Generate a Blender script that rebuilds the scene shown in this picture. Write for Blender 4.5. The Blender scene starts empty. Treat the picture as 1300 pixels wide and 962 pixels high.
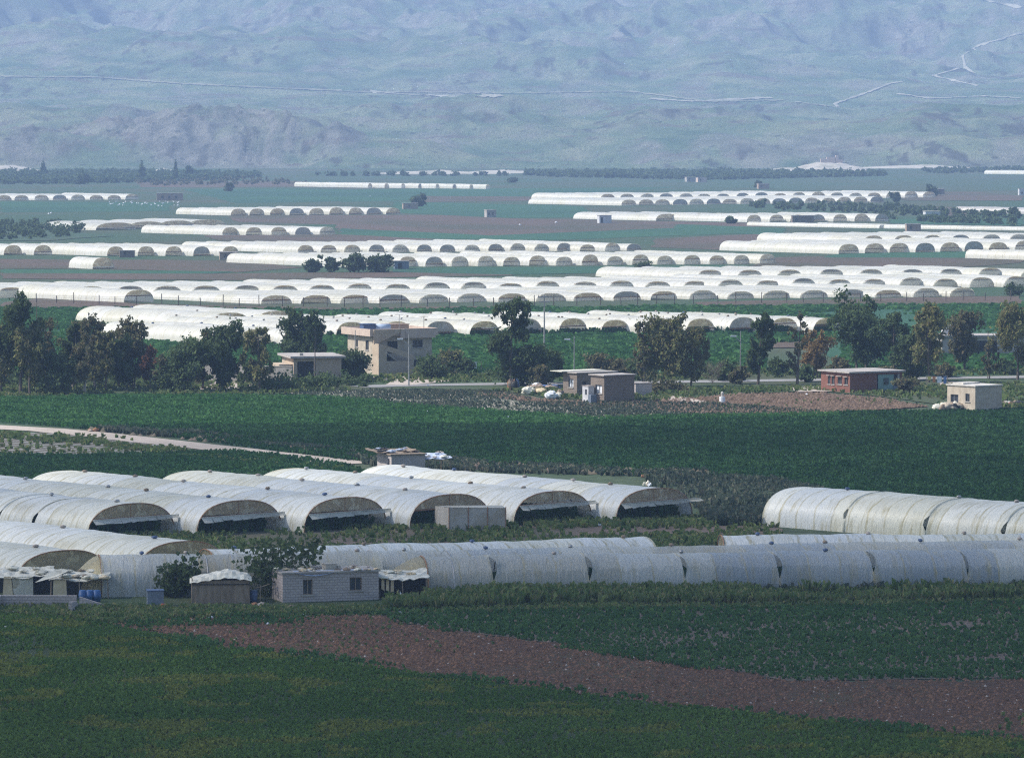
SUN_E = 4.0; SKY_S = .105; HAZE_C = (.46, .64, 1.0, 1); HAZE_D = 1.4e-4; EXPO = 0.8; DEN = False
import bpy, math, random
import numpy as np
from mathutils import Vector, Matrix

SC = bpy.context.scene
COL = SC.collection
R = math.radians
rng = np.random.default_rng(7)
random.seed(7)

# ------------------------------------------------------------------ camera
CAMH, FPX, HOR = 36.0, 6000.0, 150.0
PITCH = math.atan((481 - HOR) / FPX)
cam_d = bpy.data.cameras.new('camera'); cam = bpy.data.objects.new('camera', cam_d); COL.objects.link(cam)
cam.location = (0, 0, CAMH); cam.rotation_euler = (math.pi / 2 - PITCH, 0, 0)
cam_d.sensor_width = 36; cam_d.lens = 36 * FPX / 1300.0
cam_d.clip_start = 1; cam_d.clip_end = 40000
SC.camera = cam

def ray(px, py):
    u = (px - 650) / FPX; v = (481 - py) / FPX
    c, s = math.cos(PITCH), math.sin(PITCH)
    return u, c + v * s, -s + v * c

def G(px, py, z=0.0):
    u, a, b = ray(px, py)
    t = (z - CAMH) / b
    return Vector((u * t, a * t, z))

def S(py):                 # pixels (of the photograph) per metre at ground row py
    return FPX / G(650, py).y

# ------------------------------------------------------------------ objects
def setp(o, label=None, cat=None, group=None, kind=None):
    if label: o['label'] = label
    if cat: o['category'] = cat
    if group: o['group'] = group
    if kind: o['kind'] = kind
    return o

def thing(name, label, cat, loc=(0, 0, 0), rz=0.0, group=None):
    o = bpy.data.objects.new(name, None); COL.objects.link(o)
    o.location = loc; o.rotation_euler = (0, 0, rz); o.empty_display_size = 0.3
    return setp(o, label, cat, group)

def mesh_np(name, V, Q, smooth=False):
    me = bpy.data.meshes.new(name)
    V = np.asarray(V, dtype=np.float32); Q = np.asarray(Q, dtype=np.int32)
    k = Q.shape[1]
    me.vertices.add(len(V)); me.vertices.foreach_set('co', V.ravel())
    me.loops.add(Q.size); me.loops.foreach_set('vertex_index', Q.ravel())
    me.polygons.add(len(Q)); me.polygons.foreach_set('loop_start', np.arange(0, Q.size, k, dtype=np.int32))
    if smooth: me.polygons.foreach_set('use_smooth', np.ones(len(Q), dtype=bool))
    me.update(calc_edges=True)
    return me

class MB:
    """collects faces, builds one mesh"""
    def __init__(s): s.v = []; s.f = []; s.sm = False
    def quad(s, a, b, c, d):
        n = len(s.v); s.v += [tuple(a), tuple(b), tuple(c), tuple(d)]; s.f.append((n, n+1, n+2, n+3)); return s
    def poly(s, pts):
        n = len(s.v); s.v += [tuple(p) for p in pts]; s.f.append(tuple(range(n, n+len(pts)))); return s
    def box(s, x0, x1, y0, y1, z0, z1, m=None):
        n = len(s.v)
        P = [(x0,y0,z0),(x1,y0,z0),(x1,y1,z0),(x0,y1,z0),(x0,y0,z1),(x1,y0,z1),(x1,y1,z1),(x0,y1,z1)]
        if m is not None: P = [tuple(m @ Vector(p)) for p in P]
        s.v += P
        s.f += [tuple(n+i for i in q) for q in ((0,3,2,1),(4,5,6,7),(0,1,5,4),(1,2,6,5),(2,3,7,6),(3,0,4,7))]
        return s
    def tube(s, pts, radii, n=6, cap=True):
        pts = [Vector(p) for p in pts]
        if not hasattr(radii, '__len__'): radii = [radii] * len(pts)
        rings = []
        for i, p in enumerate(pts):
            d = (pts[min(i+1, len(pts)-1)] - pts[max(i-1, 0)])
            if d.length < 1e-6: d = Vector((0, 0, 1))
            d.normalize()
            a = d.cross(Vector((0, 0, 1)) if abs(d.z) < .9 else Vector((1, 0, 0))).normalized(); b = d.cross(a)
            k = len(s.v)
            for j in range(n):
                t = 2 * math.pi * j / n
                s.v.append(tuple(p + (a * math.cos(t) + b * math.sin(t)) * radii[i]))
            rings.append(k)
        for q0, q1 in zip(rings, rings[1:]):
            for j in range(n):
                s.f.append((q0+j, q0+(j+1) % n, q1+(j+1) % n, q1+j))
        if cap:
            s.f.append(tuple(rings[0]+j for j in range(n))[::-1]); s.f.append(tuple(rings[-1]+j for j in range(n)))
        return s
    def prism(s, poly, d0, d1, axis='y'):
        """extrude polygon [(a,z)...] lying in the a-z plane along the other horizontal axis"""
        def P(a, z, d): return (a, d, z) if axis == 'y' else (d, a, z)
        n = len(s.v); k = len(poly)
        s.v += [P(a, z, d0) for a, z in poly] + [P(a, z, d1) for a, z in poly]
        s.f.append(tuple(range(n, n+k))); s.f.append(tuple(range(n+k, n+2*k))[::-1])
        for i in range(k):
            j = (i+1) % k; s.f.append((n+i, n+k+i, n+k+j, n+j))
        return s
    def blob(s, c, r, seed=0, sub=8, rough=.25, flat=0):
        rn = random.Random(seed); n = len(s.v); a, b = sub, sub+2
        ph = [rn.uniform(0, 6.28) for _ in range(6)]
        for i in range(a+1):
            t = math.pi * i / a
            for j in range(b):
                p = 2*math.pi*j/b
                k = 1 + rough*(math.sin(2*p+ph[0])*math.sin(t*2+ph[1])*.5 + math.sin(3*p+ph[2]+t*3)*.35 + math.sin(5*p+ph[3]-t*4)*.2)
                z = math.cos(t)*k
                if flat and z < -flat: z = -flat
                s.v.append((c[0]+r[0]*math.sin(t)*math.cos(p)*k, c[1]+r[1]*math.sin(t)*math.sin(p)*k, c[2]+r[2]*z))
        for i in range(a):
            for j in range(b):
                s.f.append((n+i*b+j, n+i*b+(j+1) % b, n+(i+1)*b+(j+1) % b, n+(i+1)*b+j))
        return s
    def mesh(s, name, smooth=False):
        me = bpy.data.meshes.new(name); me.from_pydata(s.v, [], s.f); me.update()
        if smooth: me.polygons.foreach_set('use_smooth', np.ones(len(me.polygons), dtype=bool))
        return me

def part(name, mb, mat, parent=None, smooth=False, label=None):
    me = mb.mesh(name, smooth) if isinstance(mb, MB) else mb
    if mat is not None and not me.materials: me.materials.append(mat)
    o = bpy.data.objects.new(name, me); COL.objects.link(o)
    if parent is not None: o.parent = parent
    if label: o['label'] = label
    return o

def single(name, mb, mat, label, cat, group=None, loc=(0,0,0), rz=0, smooth=False):
    o = part(name, mb, mat, None, smooth); o.location = loc; o.rotation_euler = (0, 0, rz)
    return setp(o, label, cat, group)

def kids(o): return [c for c in ALLKIDS.get(o.name, [])]
ALLKIDS = {}
def copy_tree(root, loc, rz, label, group=None, scale=None):
    def rec(o, par):
        c = o.copy(); COL.objects.link(c)
        if par is not None: c.parent = par
        for ch in list(o.children): rec(ch, c)
        return c
    r = rec(root, None)
    r.location = loc; r.rotation_euler = (0, 0, rz); r['label'] = label
    if group: r['group'] = group
    if scale: r.scale = scale
    return r

# ------------------------------------------------------------------ materials
def nodes_of(name):
    m = bpy.data.materials.new(name); m.use_nodes = True
    nt = m.node_tree; nt.nodes.clear()
    out = nt.nodes.new('ShaderNodeOutputMaterial')
    return m, nt, out

def N(nt, t, **kw):
    n = nt.nodes.new(t)
    for k, v in kw.items():
        if k.startswith('i_'):
            key = k[2:]; key = int(key) if key.isdigit() else key
            n.inputs[key].default_value = v
        else: setattr(n, k, v)
    return n

def ramp(nt, fac, stops):
    r = nt.nodes.new('ShaderNodeValToRGB'); e = r.color_ramp.elements
    e[0].position = stops[0][0]; e[0].color = (*stops[0][1], 1)
    e[1].position = stops[-1][0]; e[1].color = (*stops[-1][1], 1)
    for p, c in stops[1:-1]:
        q = e.new(p); q.color = (*c, 1)
    nt.links.new(fac, r.inputs['Fac']); return r.outputs['Color']

def mix(nt, fac, a, b, mode='MIX'):
    n = nt.nodes.new('ShaderNodeMix'); n.data_type = 'RGBA'; n.blend_type = mode
    for sock, v in ((n.inputs[0], fac), (n.inputs[6], a), (n.inputs[7], b)):
        if isinstance(v, bpy.types.NodeSocket): nt.links.new(v, sock)
        elif isinstance(v, (int, float)): sock.default_value = v
        else: sock.default_value = (*v, 1)
    return n.outputs[2]

def math_n(nt, op, a, b=None, c=None):
    n = nt.nodes.new('ShaderNodeMath'); n.operation = op
    for i, v in enumerate((a, b, c)):
        if v is None: continue
        if isinstance(v, bpy.types.NodeSocket): nt.links.new(v, n.inputs[i])
        else: n.inputs[i].default_value = v
    return n.outputs[0]

def noise_n(nt, scale, detail=4, rough=.6, vec=None, stretch=None, out='Fac'):
    co = nt.nodes.new('ShaderNodeTexCoord').outputs['Object'] if vec is None else vec
    if stretch:
        mp = nt.nodes.new('ShaderNodeMapping'); mp.inputs['Scale'].default_value = stretch
        nt.links.new(co, mp.inputs['Vector']); co = mp.outputs[0]
    n = nt.nodes.new('ShaderNodeTexNoise'); n.inputs['Scale'].default_value = scale
    n.inputs['Detail'].default_value = detail; n.inputs['Roughness'].default_value = rough
    nt.links.new(co, n.inputs['Vector']); return n.outputs[out]

def principled(nt, out, color, rough=.9, bump=None, bdist=.1, spec=.3, metal=0):
    b = nt.nodes.new('ShaderNodeBsdfPrincipled')
    if isinstance(color, bpy.types.NodeSocket): nt.links.new(color, b.inputs['Base Color'])
    else: b.inputs['Base Color'].default_value = (*color, 1)
    b.inputs['Roughness'].default_value = rough; b.inputs['Metallic'].default_value = metal
    b.inputs['Specular IOR Level'].default_value = spec
    if bump is not None:
        bn = nt.nodes.new('ShaderNodeBump'); bn.inputs['Strength'].default_value = 1; bn.inputs['Distance'].default_value = bdist
        nt.links.new(bump, bn.inputs['Height']); nt.links.new(bn.outputs[0], b.inputs['Normal'])
    nt.links.new(b.outputs[0], out.inputs['Surface']); return b

def M2(name, a, b, scale=1.0, rough=.9, bump=0, bscale=None, detail=5, c=None, spec=.3, stretch=None, metal=0, lo=.35, hi=.65):
    """two or three tone noisy material"""
    m, nt, out = nodes_of(name)
    f = noise_n(nt, scale, detail, .65, stretch=stretch)
    col = ramp(nt, f, [(lo, a), (hi, b)] if c is None else [(lo, a), ((lo+hi)/2, b), (hi, c)])
    h = noise_n(nt, bscale or scale*3, 5) if bump else None
    principled(nt, out, col, rough, h, bump, spec, metal)
    return m

def M_leaf(name, dark, light, tint=None, scale=.5):
    m, nt, out = nodes_of(name)
    f = noise_n(nt, scale, 3, .6)
    col = ramp(nt, f, [(.3, dark), (.7, light)])
    if tint:
        f2 = noise_n(nt, scale*2.7, 2)
        f2 = math_n(nt, 'MULTIPLY', math_n(nt, 'GREATER_THAN', f2, .56), .8)
        col = mix(nt, f2, col, tint)
    d = N(nt, 'ShaderNodeBsdfDiffuse'); t = N(nt, 'ShaderNodeBsdfTranslucent'); mx = N(nt, 'ShaderNodeMixShader'); mx.inputs[0].default_value = .35
    nt.links.new(col, d.inputs[0]); nt.links.new(col, t.inputs[0])
    nt.links.new(d.outputs[0], mx.inputs[1]); nt.links.new(t.outputs[0], mx.inputs[2]); nt.links.new(mx.outputs[0], out.inputs['Surface'])
    return m

def M_blocks(name, a, b, mortar, bw=.4, bh=.2, rough=.95):
    m, nt, out = nodes_of(name)
    co = nt.nodes.new('ShaderNodeTexCoord').outputs['Object']
    sp = N(nt, 'ShaderNodeSeparateXYZ'); nt.links.new(co, sp.inputs[0])
    xy = math_n(nt, 'ADD', sp.outputs[0], sp.outputs[1])
    cb = N(nt, 'ShaderNodeCombineXYZ'); nt.links.new(xy, cb.inputs[0]); nt.links.new(sp.outputs[2], cb.inputs[1])
    br = N(nt, 'ShaderNodeTexBrick'); nt.links.new(cb.outputs[0], br.inputs['Vector'])
    br.inputs['Scale'].default_value = 1; br.inputs['Brick Width'].default_value = bw; br.inputs['Row Height'].default_value = bh
    br.inputs['Mortar Size'].default_value = .018; br.inputs['Color1'].default_value = (*a, 1); br.inputs['Color2'].default_value = (*b, 1)
    br.inputs['Mortar'].default_value = (*mortar, 1)
    f = noise_n(nt, 1.3, 5)
    col = mix(nt, math_n(nt, 'MULTIPLY', f, .7), br.outputs[0], tuple(x*.55 for x in a))
    principled(nt, out, col, rough, br.outputs[1], -.01)
    return m

def M_film(name, c1, c2, c3, dirt, panel=6.0, hoop=2.0, transl=.22, linew=.05, dirtamt=.5, rough=.42, clear=0):
    """polythene sheet: panels of slightly different age, hoop lines, dirt"""
    m, nt, out = nodes_of(name)
    co = nt.nodes.new('ShaderNodeTexCoord').outputs['Object']
    sp = N(nt, 'ShaderNodeSeparateXYZ'); nt.links.new(co, sp.inputs[0])
    wob = math_n(nt, 'MULTIPLY', math_n(nt, 'SUBTRACT', noise_n(nt, .35, 3), .5), .9)
    y = math_n(nt, 'ADD', sp.outputs[1], wob)
    oi = N(nt, 'ShaderNodeObjectInfo')
    pid = math_n(nt, 'FLOOR', math_n(nt, 'DIVIDE', y, panel))
    pid = math_n(nt, 'ADD', pid, math_n(nt, 'MULTIPLY', oi.outputs['Random'], 57.3))
    wn = N(nt, 'ShaderNodeTexWhiteNoise'); wn.noise_dimensions = '1D'; nt.links.new(pid, wn.inputs['W'])
    col = ramp(nt, wn.outputs['Value'], [(0, c1), (.5, c2), (1, c3)])
    ln = math_n(nt, 'FRACT', math_n(nt, 'DIVIDE', y, hoop))
    ln = math_n(nt, 'LESS_THAN', ln, linew)
    n3 = noise_n(nt, 1.1, 3)
    col = mix(nt, math_n(nt, 'MULTIPLY', ln, math_n(nt, 'MULTIPLY', n3, 1.1)), col, dirt)
    st = noise_n(nt, 1.0, 4, stretch=(.35, 2.2, .35))
    st = math_n(nt, 'MULTIPLY', math_n(nt, 'MAXIMUM', math_n(nt, 'SUBTRACT', st, .52), 0), dirtamt*4)
    col = mix(nt, st, col, dirt)
    big = noise_n(nt, .25, 4)
    col = mix(nt, math_n(nt, 'MULTIPLY', math_n(nt, 'MAXIMUM', math_n(nt, 'SUBTRACT', big, .5), 0), dirtamt*1.5), col, tuple(x*.8 for x in dirt))
    b = N(nt, 'ShaderNodeBsdfPrincipled'); nt.links.new(col, b.inputs['Base Color']); b.inputs['Roughness'].default_value = rough
    b.inputs['Specular IOR Level'].default_value = .5
    h = noise_n(nt, 1.0, 4, stretch=(.8, 3.5, .8))
    bn = N(nt, 'ShaderNodeBump'); bn.inputs['Strength'].default_value = .8; bn.inputs['Distance'].default_value = .12
    nt.links.new(h, bn.inputs['Height']); nt.links.new(bn.outputs[0], b.inputs['Normal'])
    t = N(nt, 'ShaderNodeBsdfTranslucent'); nt.links.new(col, t.inputs[0])
    mx = N(nt, 'ShaderNodeMixShader'); mx.inputs[0].default_value = transl
    nt.links.new(b.outputs[0], mx.inputs[1]); nt.links.new(t.outputs[0], mx.inputs[2])
    if clear:
        tr = N(nt, 'ShaderNodeBsdfTransparent'); m3 = N(nt, 'ShaderNodeMixShader'); m3.inputs[0].default_value = clear
        nt.links.new(mx.outputs[0], m3.inputs[1]); nt.links.new(tr.outputs[0], m3.inputs[2]); nt.links.new(m3.outputs[0], out.inputs['Surface'])
    else: nt.links.new(mx.outputs[0], out.inputs['Surface'])
    return m

def M_field(name, a, b, c, fine=2.5, big=.03, rows=None, rowdir=0.0, rowcol=None, rowamt=.5, bump=.08, specks=None, clods=None):
    """a, b fine tones; c large-patch tone"""
    m, nt, out = nodes_of(name)
    co = nt.nodes.new('ShaderNodeTexCoord').outputs['Object']
    f = noise_n(nt, fine, 5, .7, vec=co)
    col = ramp(nt, f, [(.36, a), (.64, b)])
    g = noise_n(nt, big, 5, .6, vec=co, stretch=(1, .5, 1))
    col = mix(nt, ramp(nt, g, [(.42, (0, 0, 0)), (.62, (1, 1, 1))]), col, mix(nt, .65, col, c))
    if rows:
        mp = N(nt, 'ShaderNodeMapping'); mp.inputs['Rotation'].default_value = (0, 0, -rowdir)
        nt.links.new(co, mp.inputs['Vector'])
        sp = N(nt, 'ShaderNodeSeparateXYZ'); nt.links.new(mp.outputs[0], sp.inputs[0])
        w = math_n(nt, 'ADD', sp.outputs[1], math_n(nt, 'MULTIPLY', noise_n(nt, .6, 3, vec=co), .5))
        s = math_n(nt, 'FRACT', math_n(nt, 'DIVIDE', w, rows))
        s = math_n(nt, 'GREATER_THAN', s, .55)
        s = math_n(nt, 'MULTIPLY', s, math_n(nt, 'MULTIPLY', ramp(nt, noise_n(nt, .9, 4, vec=co), [(.35, (0,)*3), (.55, (1,)*3)]), rowamt))
        col = mix(nt, s, col, rowcol)
    if specks:
        v = N(nt, 'ShaderNodeTexVoronoi'); v.inputs['Scale'].default_value = specks[1]; nt.links.new(co, v.inputs['Vector'])
        k = math_n(nt, 'LESS_THAN', v.outputs['Distance'], specks[2])
        col = mix(nt, k, col, specks[0])
    principled(nt, out, col, .95, noise_n(nt, fine*1.3, 5, .7, vec=co), bump, .15)
    return m

MT = {}
MT['film_near'] = M_film('aged_polythene', (.56,.59,.60), (.76,.76,.70), (.64,.63,.52), (.38,.33,.16), 6.0, 2.0, .22, .10, .95)
MT['film_cover'] = M_film('grey_polythene', (.37,.41,.44), (.62,.63,.59), (.40,.39,.33), (.44,.38,.20), 7.35, 2.45, .18, .06, .8, .42, .34)
MT['film_far'] = M_film('white_polythene', (.74,.73,.65), (.82,.81,.76), (.77,.75,.64), (.52,.47,.32), 5.0, 2.5, .42, .07, .6)
MT['film_brown'] = M_film('dirty_polythene', (.82,.76,.58), (.86,.81,.66), (.72,.64,.48), (.45,.33,.20), 5.0, 2.5, .70, .06, .3)
MT['film_apron'] = M_film('lower_polythene', (.84,.82,.74), (.88,.87,.82), (.80,.77,.66), (.5,.42,.28), 5.0, 2.5, .7, .06, .2)
MT['film_tan'] = M_film('yellowed_polythene', (.74,.67,.44), (.80,.73,.52), (.66,.60,.40), (.40,.31,.18), 5.0, 2.5, .65, .06, .3)
MT['film_flap'] = M_film('loose_polythene', (.62,.62,.54), (.72,.70,.62), (.58,.56,.47), (.35,.3,.18), 1.3, .9, .35, .08, .9)
MT['film_dull'] = M_film('dull_polythene', (.42,.40,.38), (.48,.46,.42), (.40,.38,.35), (.3,.26,.2), 5.0, 2.5, .15, .06, .6)
MT['steel'] = M2('galvanised_steel', (.28,.28,.28), (.4,.4,.4), 3, .5, metal=.6)
MT['rust'] = M2('rusty_steel', (.22,.10,.05), (.34,.19,.11), 4, .8)
MT['wood'] = M2('weathered_wood', (.16,.12,.09), (.28,.22,.16), 5, .9)
MT['bark'] = M2('bark', (.07,.055,.045), (.16,.13,.11), 4, .95)
MT['palebark'] = M2('pale_bark', (.22,.19,.17), (.38,.34,.31), 4, .95)
MT['concrete'] = M2('concrete', (.27,.25,.23), (.38,.36,.33), .8, .95, .02, 8)
MT['block'] = M_blocks('grey_blocks', (.43,.385,.375), (.50,.45,.43), (.27,.24,.23))
MT['blockdark'] = M_blocks('brown_blocks', (.22,.18,.15), (.27,.22,.18), (.15,.13,.11))
MT['redbrick'] = M_blocks('red_brick', (.25,.095,.07), (.20,.075,.055), (.22,.15,.12), .3, .12)
MT['cream'] = M2('cream_render', (.34,.29,.23), (.47,.41,.33), 1.4, .95, .01, 6)
MT['whitewash'] = M2('whitewashed_render', (.38,.39,.41), (.54,.54,.55), 1.5, .95)
MT['pinkrender'] = M2('pinkish_render', (.42,.33,.28), (.52,.42,.35), .9, .95)
MT['tanrender'] = M2('tan_render', (.36,.28,.21), (.45,.37,.28), .9, .95)
MT['browntile'] = M2('brown_render', (.27,.20,.16), (.34,.27,.21), 1.2, .95)
MT['roofconc'] = M2('roof_concrete', (.22,.20,.19), (.38,.35,.33), .9, .95, c=(.28,.25,.22))
MT['roofwhite'] = M2('pale_roof_screed', (.36,.34,.31), (.58,.55,.50), 1.2, .9)
MT['dark'] = M2('dark_opening', (.012,.014,.016), (.03,.032,.035), 2, .6)  # near-black, also stands in for unlit interiors behind openings
MT['glass'] = M2('window_glass', (.03,.04,.05), (.06,.07,.09), 1, .15, spec=.6)
MT['frame'] = M2('window_frame_paint', (.12,.13,.14), (.2,.2,.2), 3, .6)
MT['greenpaint'] = M2('green_paint', (.16,.26,.24), (.22,.33,.30), 1, .8)
MT['bluepaint'] = M2('blue_plastic', (.02,.07,.20), (.04,.12,.30), 2, .5)
MT['bluetank'] = M2('pale_blue_tank', (.30,.38,.50), (.42,.50,.62), 1.5, .6)
MT['navy'] = M2('dark_blue_tank', (.05,.08,.16), (.08,.12,.22), 1.5, .5)
MT['tankgrey'] = M2('dull_blue_metal', (.10,.13,.17), (.17,.20,.25), 3, .6)
MT['red'] = M2('red_plastic', (.45,.05,.04), (.6,.09,.06), 3, .5)
MT['tarpwhite'] = M2('white_tarpaulin', (.42,.40,.33), (.70,.68,.58), 1.8, .7, .05, 3)
MT['tarptan'] = M2('tan_tarpaulin', (.48,.38,.24), (.62,.52,.36), 1.2, .8, .05, 3)
MT['tarpbrown'] = M2('brown_sacking', (.17,.13,.095), (.25,.20,.15), 2.5, .95, .02, 5, stretch=(1, 1, .3))
MT['tarpblue'] = M2('pale_blue_sheet', (.22,.28,.40), (.38,.44,.56), 1.5, .6, .05, 3, c=(.5,.53,.6))
MT['cloth'] = M2('white_cloth', (.6,.62,.66), (.78,.79,.82), 2, .9)
MT['clothblue'] = M2('blue_cloth', (.10,.18,.38), (.18,.28,.5), 2, .9)
MT['clothyellow'] = M2('yellow_cloth', (.6,.48,.10), (.7,.58,.2), 2, .9)
MT['clothorange'] = M2('orange_cloth', (.55,.2,.08), (.62,.28,.12), 2, .9)
MT['stone'] = M2('stone', (.28,.24,.21), (.42,.37,.33), 3, .95)
MT['palestone'] = M2('pale_spoil', (.26,.24,.20), (.40,.37,.32), .03, .95, c=(.20,.20,.15))
MT['leaf_dark'] = M_leaf('dark_foliage', (.045,.070,.032), (.10,.14,.062), None, .9)
MT['leaf_olive'] = M_leaf('olive_foliage', (.10,.12,.05), (.23,.24,.10), (.20,.16,.085), .8)
MT['leaf_brown'] = M_leaf('browning_foliage', (.085,.10,.05), (.17,.165,.09), (.17,.13,.08), .8)
MT['leaf_rust'] = M_leaf('rusty_foliage', (0.132,0.066,0.042), (0.264,0.132,0.078))
MT['leaf_green'] = M_leaf('green_foliage', (.050,.085,.040), (.125,.17,.075), None, .8)
MT['leaf_orange'] = M_leaf('orange_foliage', (0.144,0.108,0.048), (0.288,0.192,0.084))
MT['twig'] = M2('dry_twigs', (.13,.10,.085), (.24,.20,.175), 2, .95)
MT['crop_dark'] = M_leaf('dense_crop_leaf', (.020,.066,.028), (.052,.112,.044), scale=.25)
MT['crop_light'] = M_leaf('pale_crop_leaf', (.034,.11,.036), (.085,.18,.062), scale=.2)
MT['crop_thin'] = M_leaf('thin_crop_leaf', (.04,.10,.035), (.09,.165,.06), scale=.3)
MT['grass_fg'] = M_leaf('rough_grass_blades', (.06,.12,.03), (.11,.18,.05), (.17,.19,.05), scale=.05)
MT['grass_verge'] = M_leaf('verge_grass_blades', (.06,.115,.035), (.17,.215,.085), (.21,.20,.10), scale=.7)
MT['grass_grey'] = M_leaf('grey_weed_leaf', (.05,.075,.055), (.10,.125,.09), (.15,.15,.11), scale=.4)
# ------------------------------------------------------------------ ground and fields
def wob_poly(pts, amp=.35, step=3.0, seed=0):
    """densify the outline and make it uneven"""
    rn = random.Random(seed); out = []
    for (x0, y0), (x1, y1) in zip(pts, pts[1:] + pts[:1]):
        L = math.hypot(x1-x0, y1-y0); k = max(1, min(60, int(L/step)))
        for i in range(k):
            t = i/k; out.append((x0+(x1-x0)*t + rn.uniform(-amp, amp), y0+(y1-y0)*t + rn.uniform(-amp, amp)))
    return out

from mathutils.geometry import tessellate_polygon
def sheet(name, px, mat, z, amp=.35, step=3.0, wpts=None):
    pts = wpts or [tuple(G(*p)[:2]) for p in px]
    pts = wob_poly(pts, amp, step, hash(name) % 97 + len(pts))
    V = [(x, y, z) for x, y in pts]
    tr = tessellate_polygon([[Vector(v) for v in V]])
    F = []
    for a, b, c in tr:
        n = (Vector(V[b])-Vector(V[a])).cross(Vector(V[c])-Vector(V[a]))
        F.append((a, b, c) if n.z > 0 else (a, c, b))
    me = bpy.data.meshes.new(name); me.from_pydata(V, [], F); me.update()
    o = part(name, me, mat); o['kind'] = 'structure'
    return o

def stuff(name, me, mat, label=None):
    o = part(name, me, mat); o['kind'] = 'stuff'
    if label: o['label'] = label
    return o

def inpoly(P, poly):
    x, y = P[:, 0], P[:, 1]; ins = np.zeros(len(P), bool)
    for (x0, y0), (x1, y1) in zip(poly, poly[1:] + poly[:1]):
        if y0 == y1: continue
        c = ((y0 > y) != (y1 > y)) & (x < (x1-x0)*(y-y0)/(y1-y0)+x0); ins ^= c
    return ins

def vnoise(x, y, seed=0):
    xi = np.floor(x).astype(np.int64); yi = np.floor(y).astype(np.int64); fx = x-xi; fy = y-yi
    fx = fx*fx*(3-2*fx); fy = fy*fy*(3-2*fy)
    def h(a, b):
        n = (a*374761393 + b*668265263 + seed*974634777) & 0x7fffffff
        n = ((n ^ (n >> 13))*1274126177) & 0x7fffffff
        return ((n ^ (n >> 16)) & 0xffff)/65535.0
    return (h(xi, yi)*(1-fx)+h(xi+1, yi)*fx)*(1-fy) + (h(xi, yi+1)*(1-fx)+h(xi+1, yi+1)*fx)*fy
def fbm(x, y, o=4, seed=0, rough=.5):
    s = 0; a = 1; t = 0
    for i in range(o):
        s = s + a*vnoise(x*2**i, y*2**i, seed+i*7); t += a; a *= rough
    return s/t

def scatter(poly, dx, dy=None, rowdir=0.0, jit=.35, keep=None, seed=1, wavy=0):
    """jittered rows of points inside a polygon (world metres)"""
    rg = np.random.default_rng(seed); dy = dy or dx
    P = np.array(poly); c, s = math.cos(rowdir), math.sin(rowdir)
    U = P[:, 0]*c + P[:, 1]*s; W = -P[:, 0]*s + P[:, 1]*c
    u = np.arange(U.min(), U.max(), dx); w = np.arange(W.min(), W.max(), dy)
    uu, ww = np.meshgrid(u, w); uu = uu.ravel(); ww = ww.ravel()
    uu = uu + rg.uniform(-jit, jit, len(uu))*dx*1.3; ww = ww + rg.uniform(-jit, jit, len(ww))*dy*.6
    if wavy: ww = ww + wavy*(fbm(uu*.03, ww*.03, 2, seed)-.5)
    X = np.stack([uu*c - ww*s, uu*s + ww*c], 1)
    X = X[inpoly(X, poly)]
    if keep is not None: X = X[keep(X, rg)]
    return X

def tufts(name, X, h, w, mat, blades=3, seed=0, z=0.0, lean=.5, hvar=.4, label=None):
    rg = np.random.default_rng(seed); n = len(X)
    if n == 0: return None
    Vs = []
    big = .6 + .8*fbm(X[:, 0]*.08, X[:, 1]*.12, 3, seed)
    for b in range(blades):
        a = rg.uniform(0, 6.283, n); ww = w*rg.uniform(.6, 1.3, n)*big; hh = h*rg.uniform(1-hvar, 1+hvar, n)*big
        ca, sa = np.cos(a), np.sin(a); l = rg.uniform(0, lean, n)*hh; la = rg.uniform(0, 6.283, n)
        bx = X[:, 0] + rg.uniform(-.3, .3, n)*w; by = X[:, 1] + rg.uniform(-.3, .3, n)*w
        z0 = np.full(n, z) - .02
        q = np.stack([np.stack([bx-ca*ww*.35, by-sa*ww*.35, z0], 1),
                      np.stack([bx+ca*ww*.35, by+sa*ww*.35, z0], 1),
                      np.stack([bx+ca*ww*.5+np.cos(la)*l, by+sa*ww*.5+np.sin(la)*l, z+hh*rg.uniform(.55, 1, n)], 1),
                      np.stack([bx-ca*ww*.5+np.cos(la)*l, by-sa*ww*.5+np.sin(la)*l, z+hh], 1)], 1)
        Vs.append(q)
    V = np.concatenate(Vs).reshape(-1, 3)
    return stuff(name, mesh_np(name, V, np.arange(len(V)).reshape(-1, 4)), mat, label)

def clods(name, X, r, mat, seed=0, z=0.0, label=None):
    """small angular lumps"""
    rg = np.random.default_rng(seed); n = len(X)
    base = np.array([(1,0,0),(0,1,0),(-1,0,0),(0,-1,0),(0,0,1)], float)
    F0 = np.array([(0,1,4),(1,2,4),(2,3,4),(3,0,4)])
    rr = r*rg.uniform(.4, 1.5, n)**1.3
    V = base[None]*rr[:, None, None]*rg.uniform(.6, 1.4, (n, 5, 1)); V[:, :, 2] *= .8
    a = rg.uniform(0, 6.28, n); c, s = np.cos(a)[:, None], np.sin(a)[:, None]
    x = V[:, :, 0]*c - V[:, :, 1]*s; y = V[:, :, 0]*s + V[:, :, 1]*c
    V[:, :, 0] = x + X[:, 0:1]; V[:, :, 1] = y + X[:, 1:2]; V[:, :, 2] += z - .01
    F = (F0[None] + (np.arange(n)*5)[:, None, None]).reshape(-1, 3)
    return stuff(name, mesh_np(name, V.reshape(-1, 3), F), mat, label)

W = lambda pts: [tuple(G(*p)[:2]) for p in pts]

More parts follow.
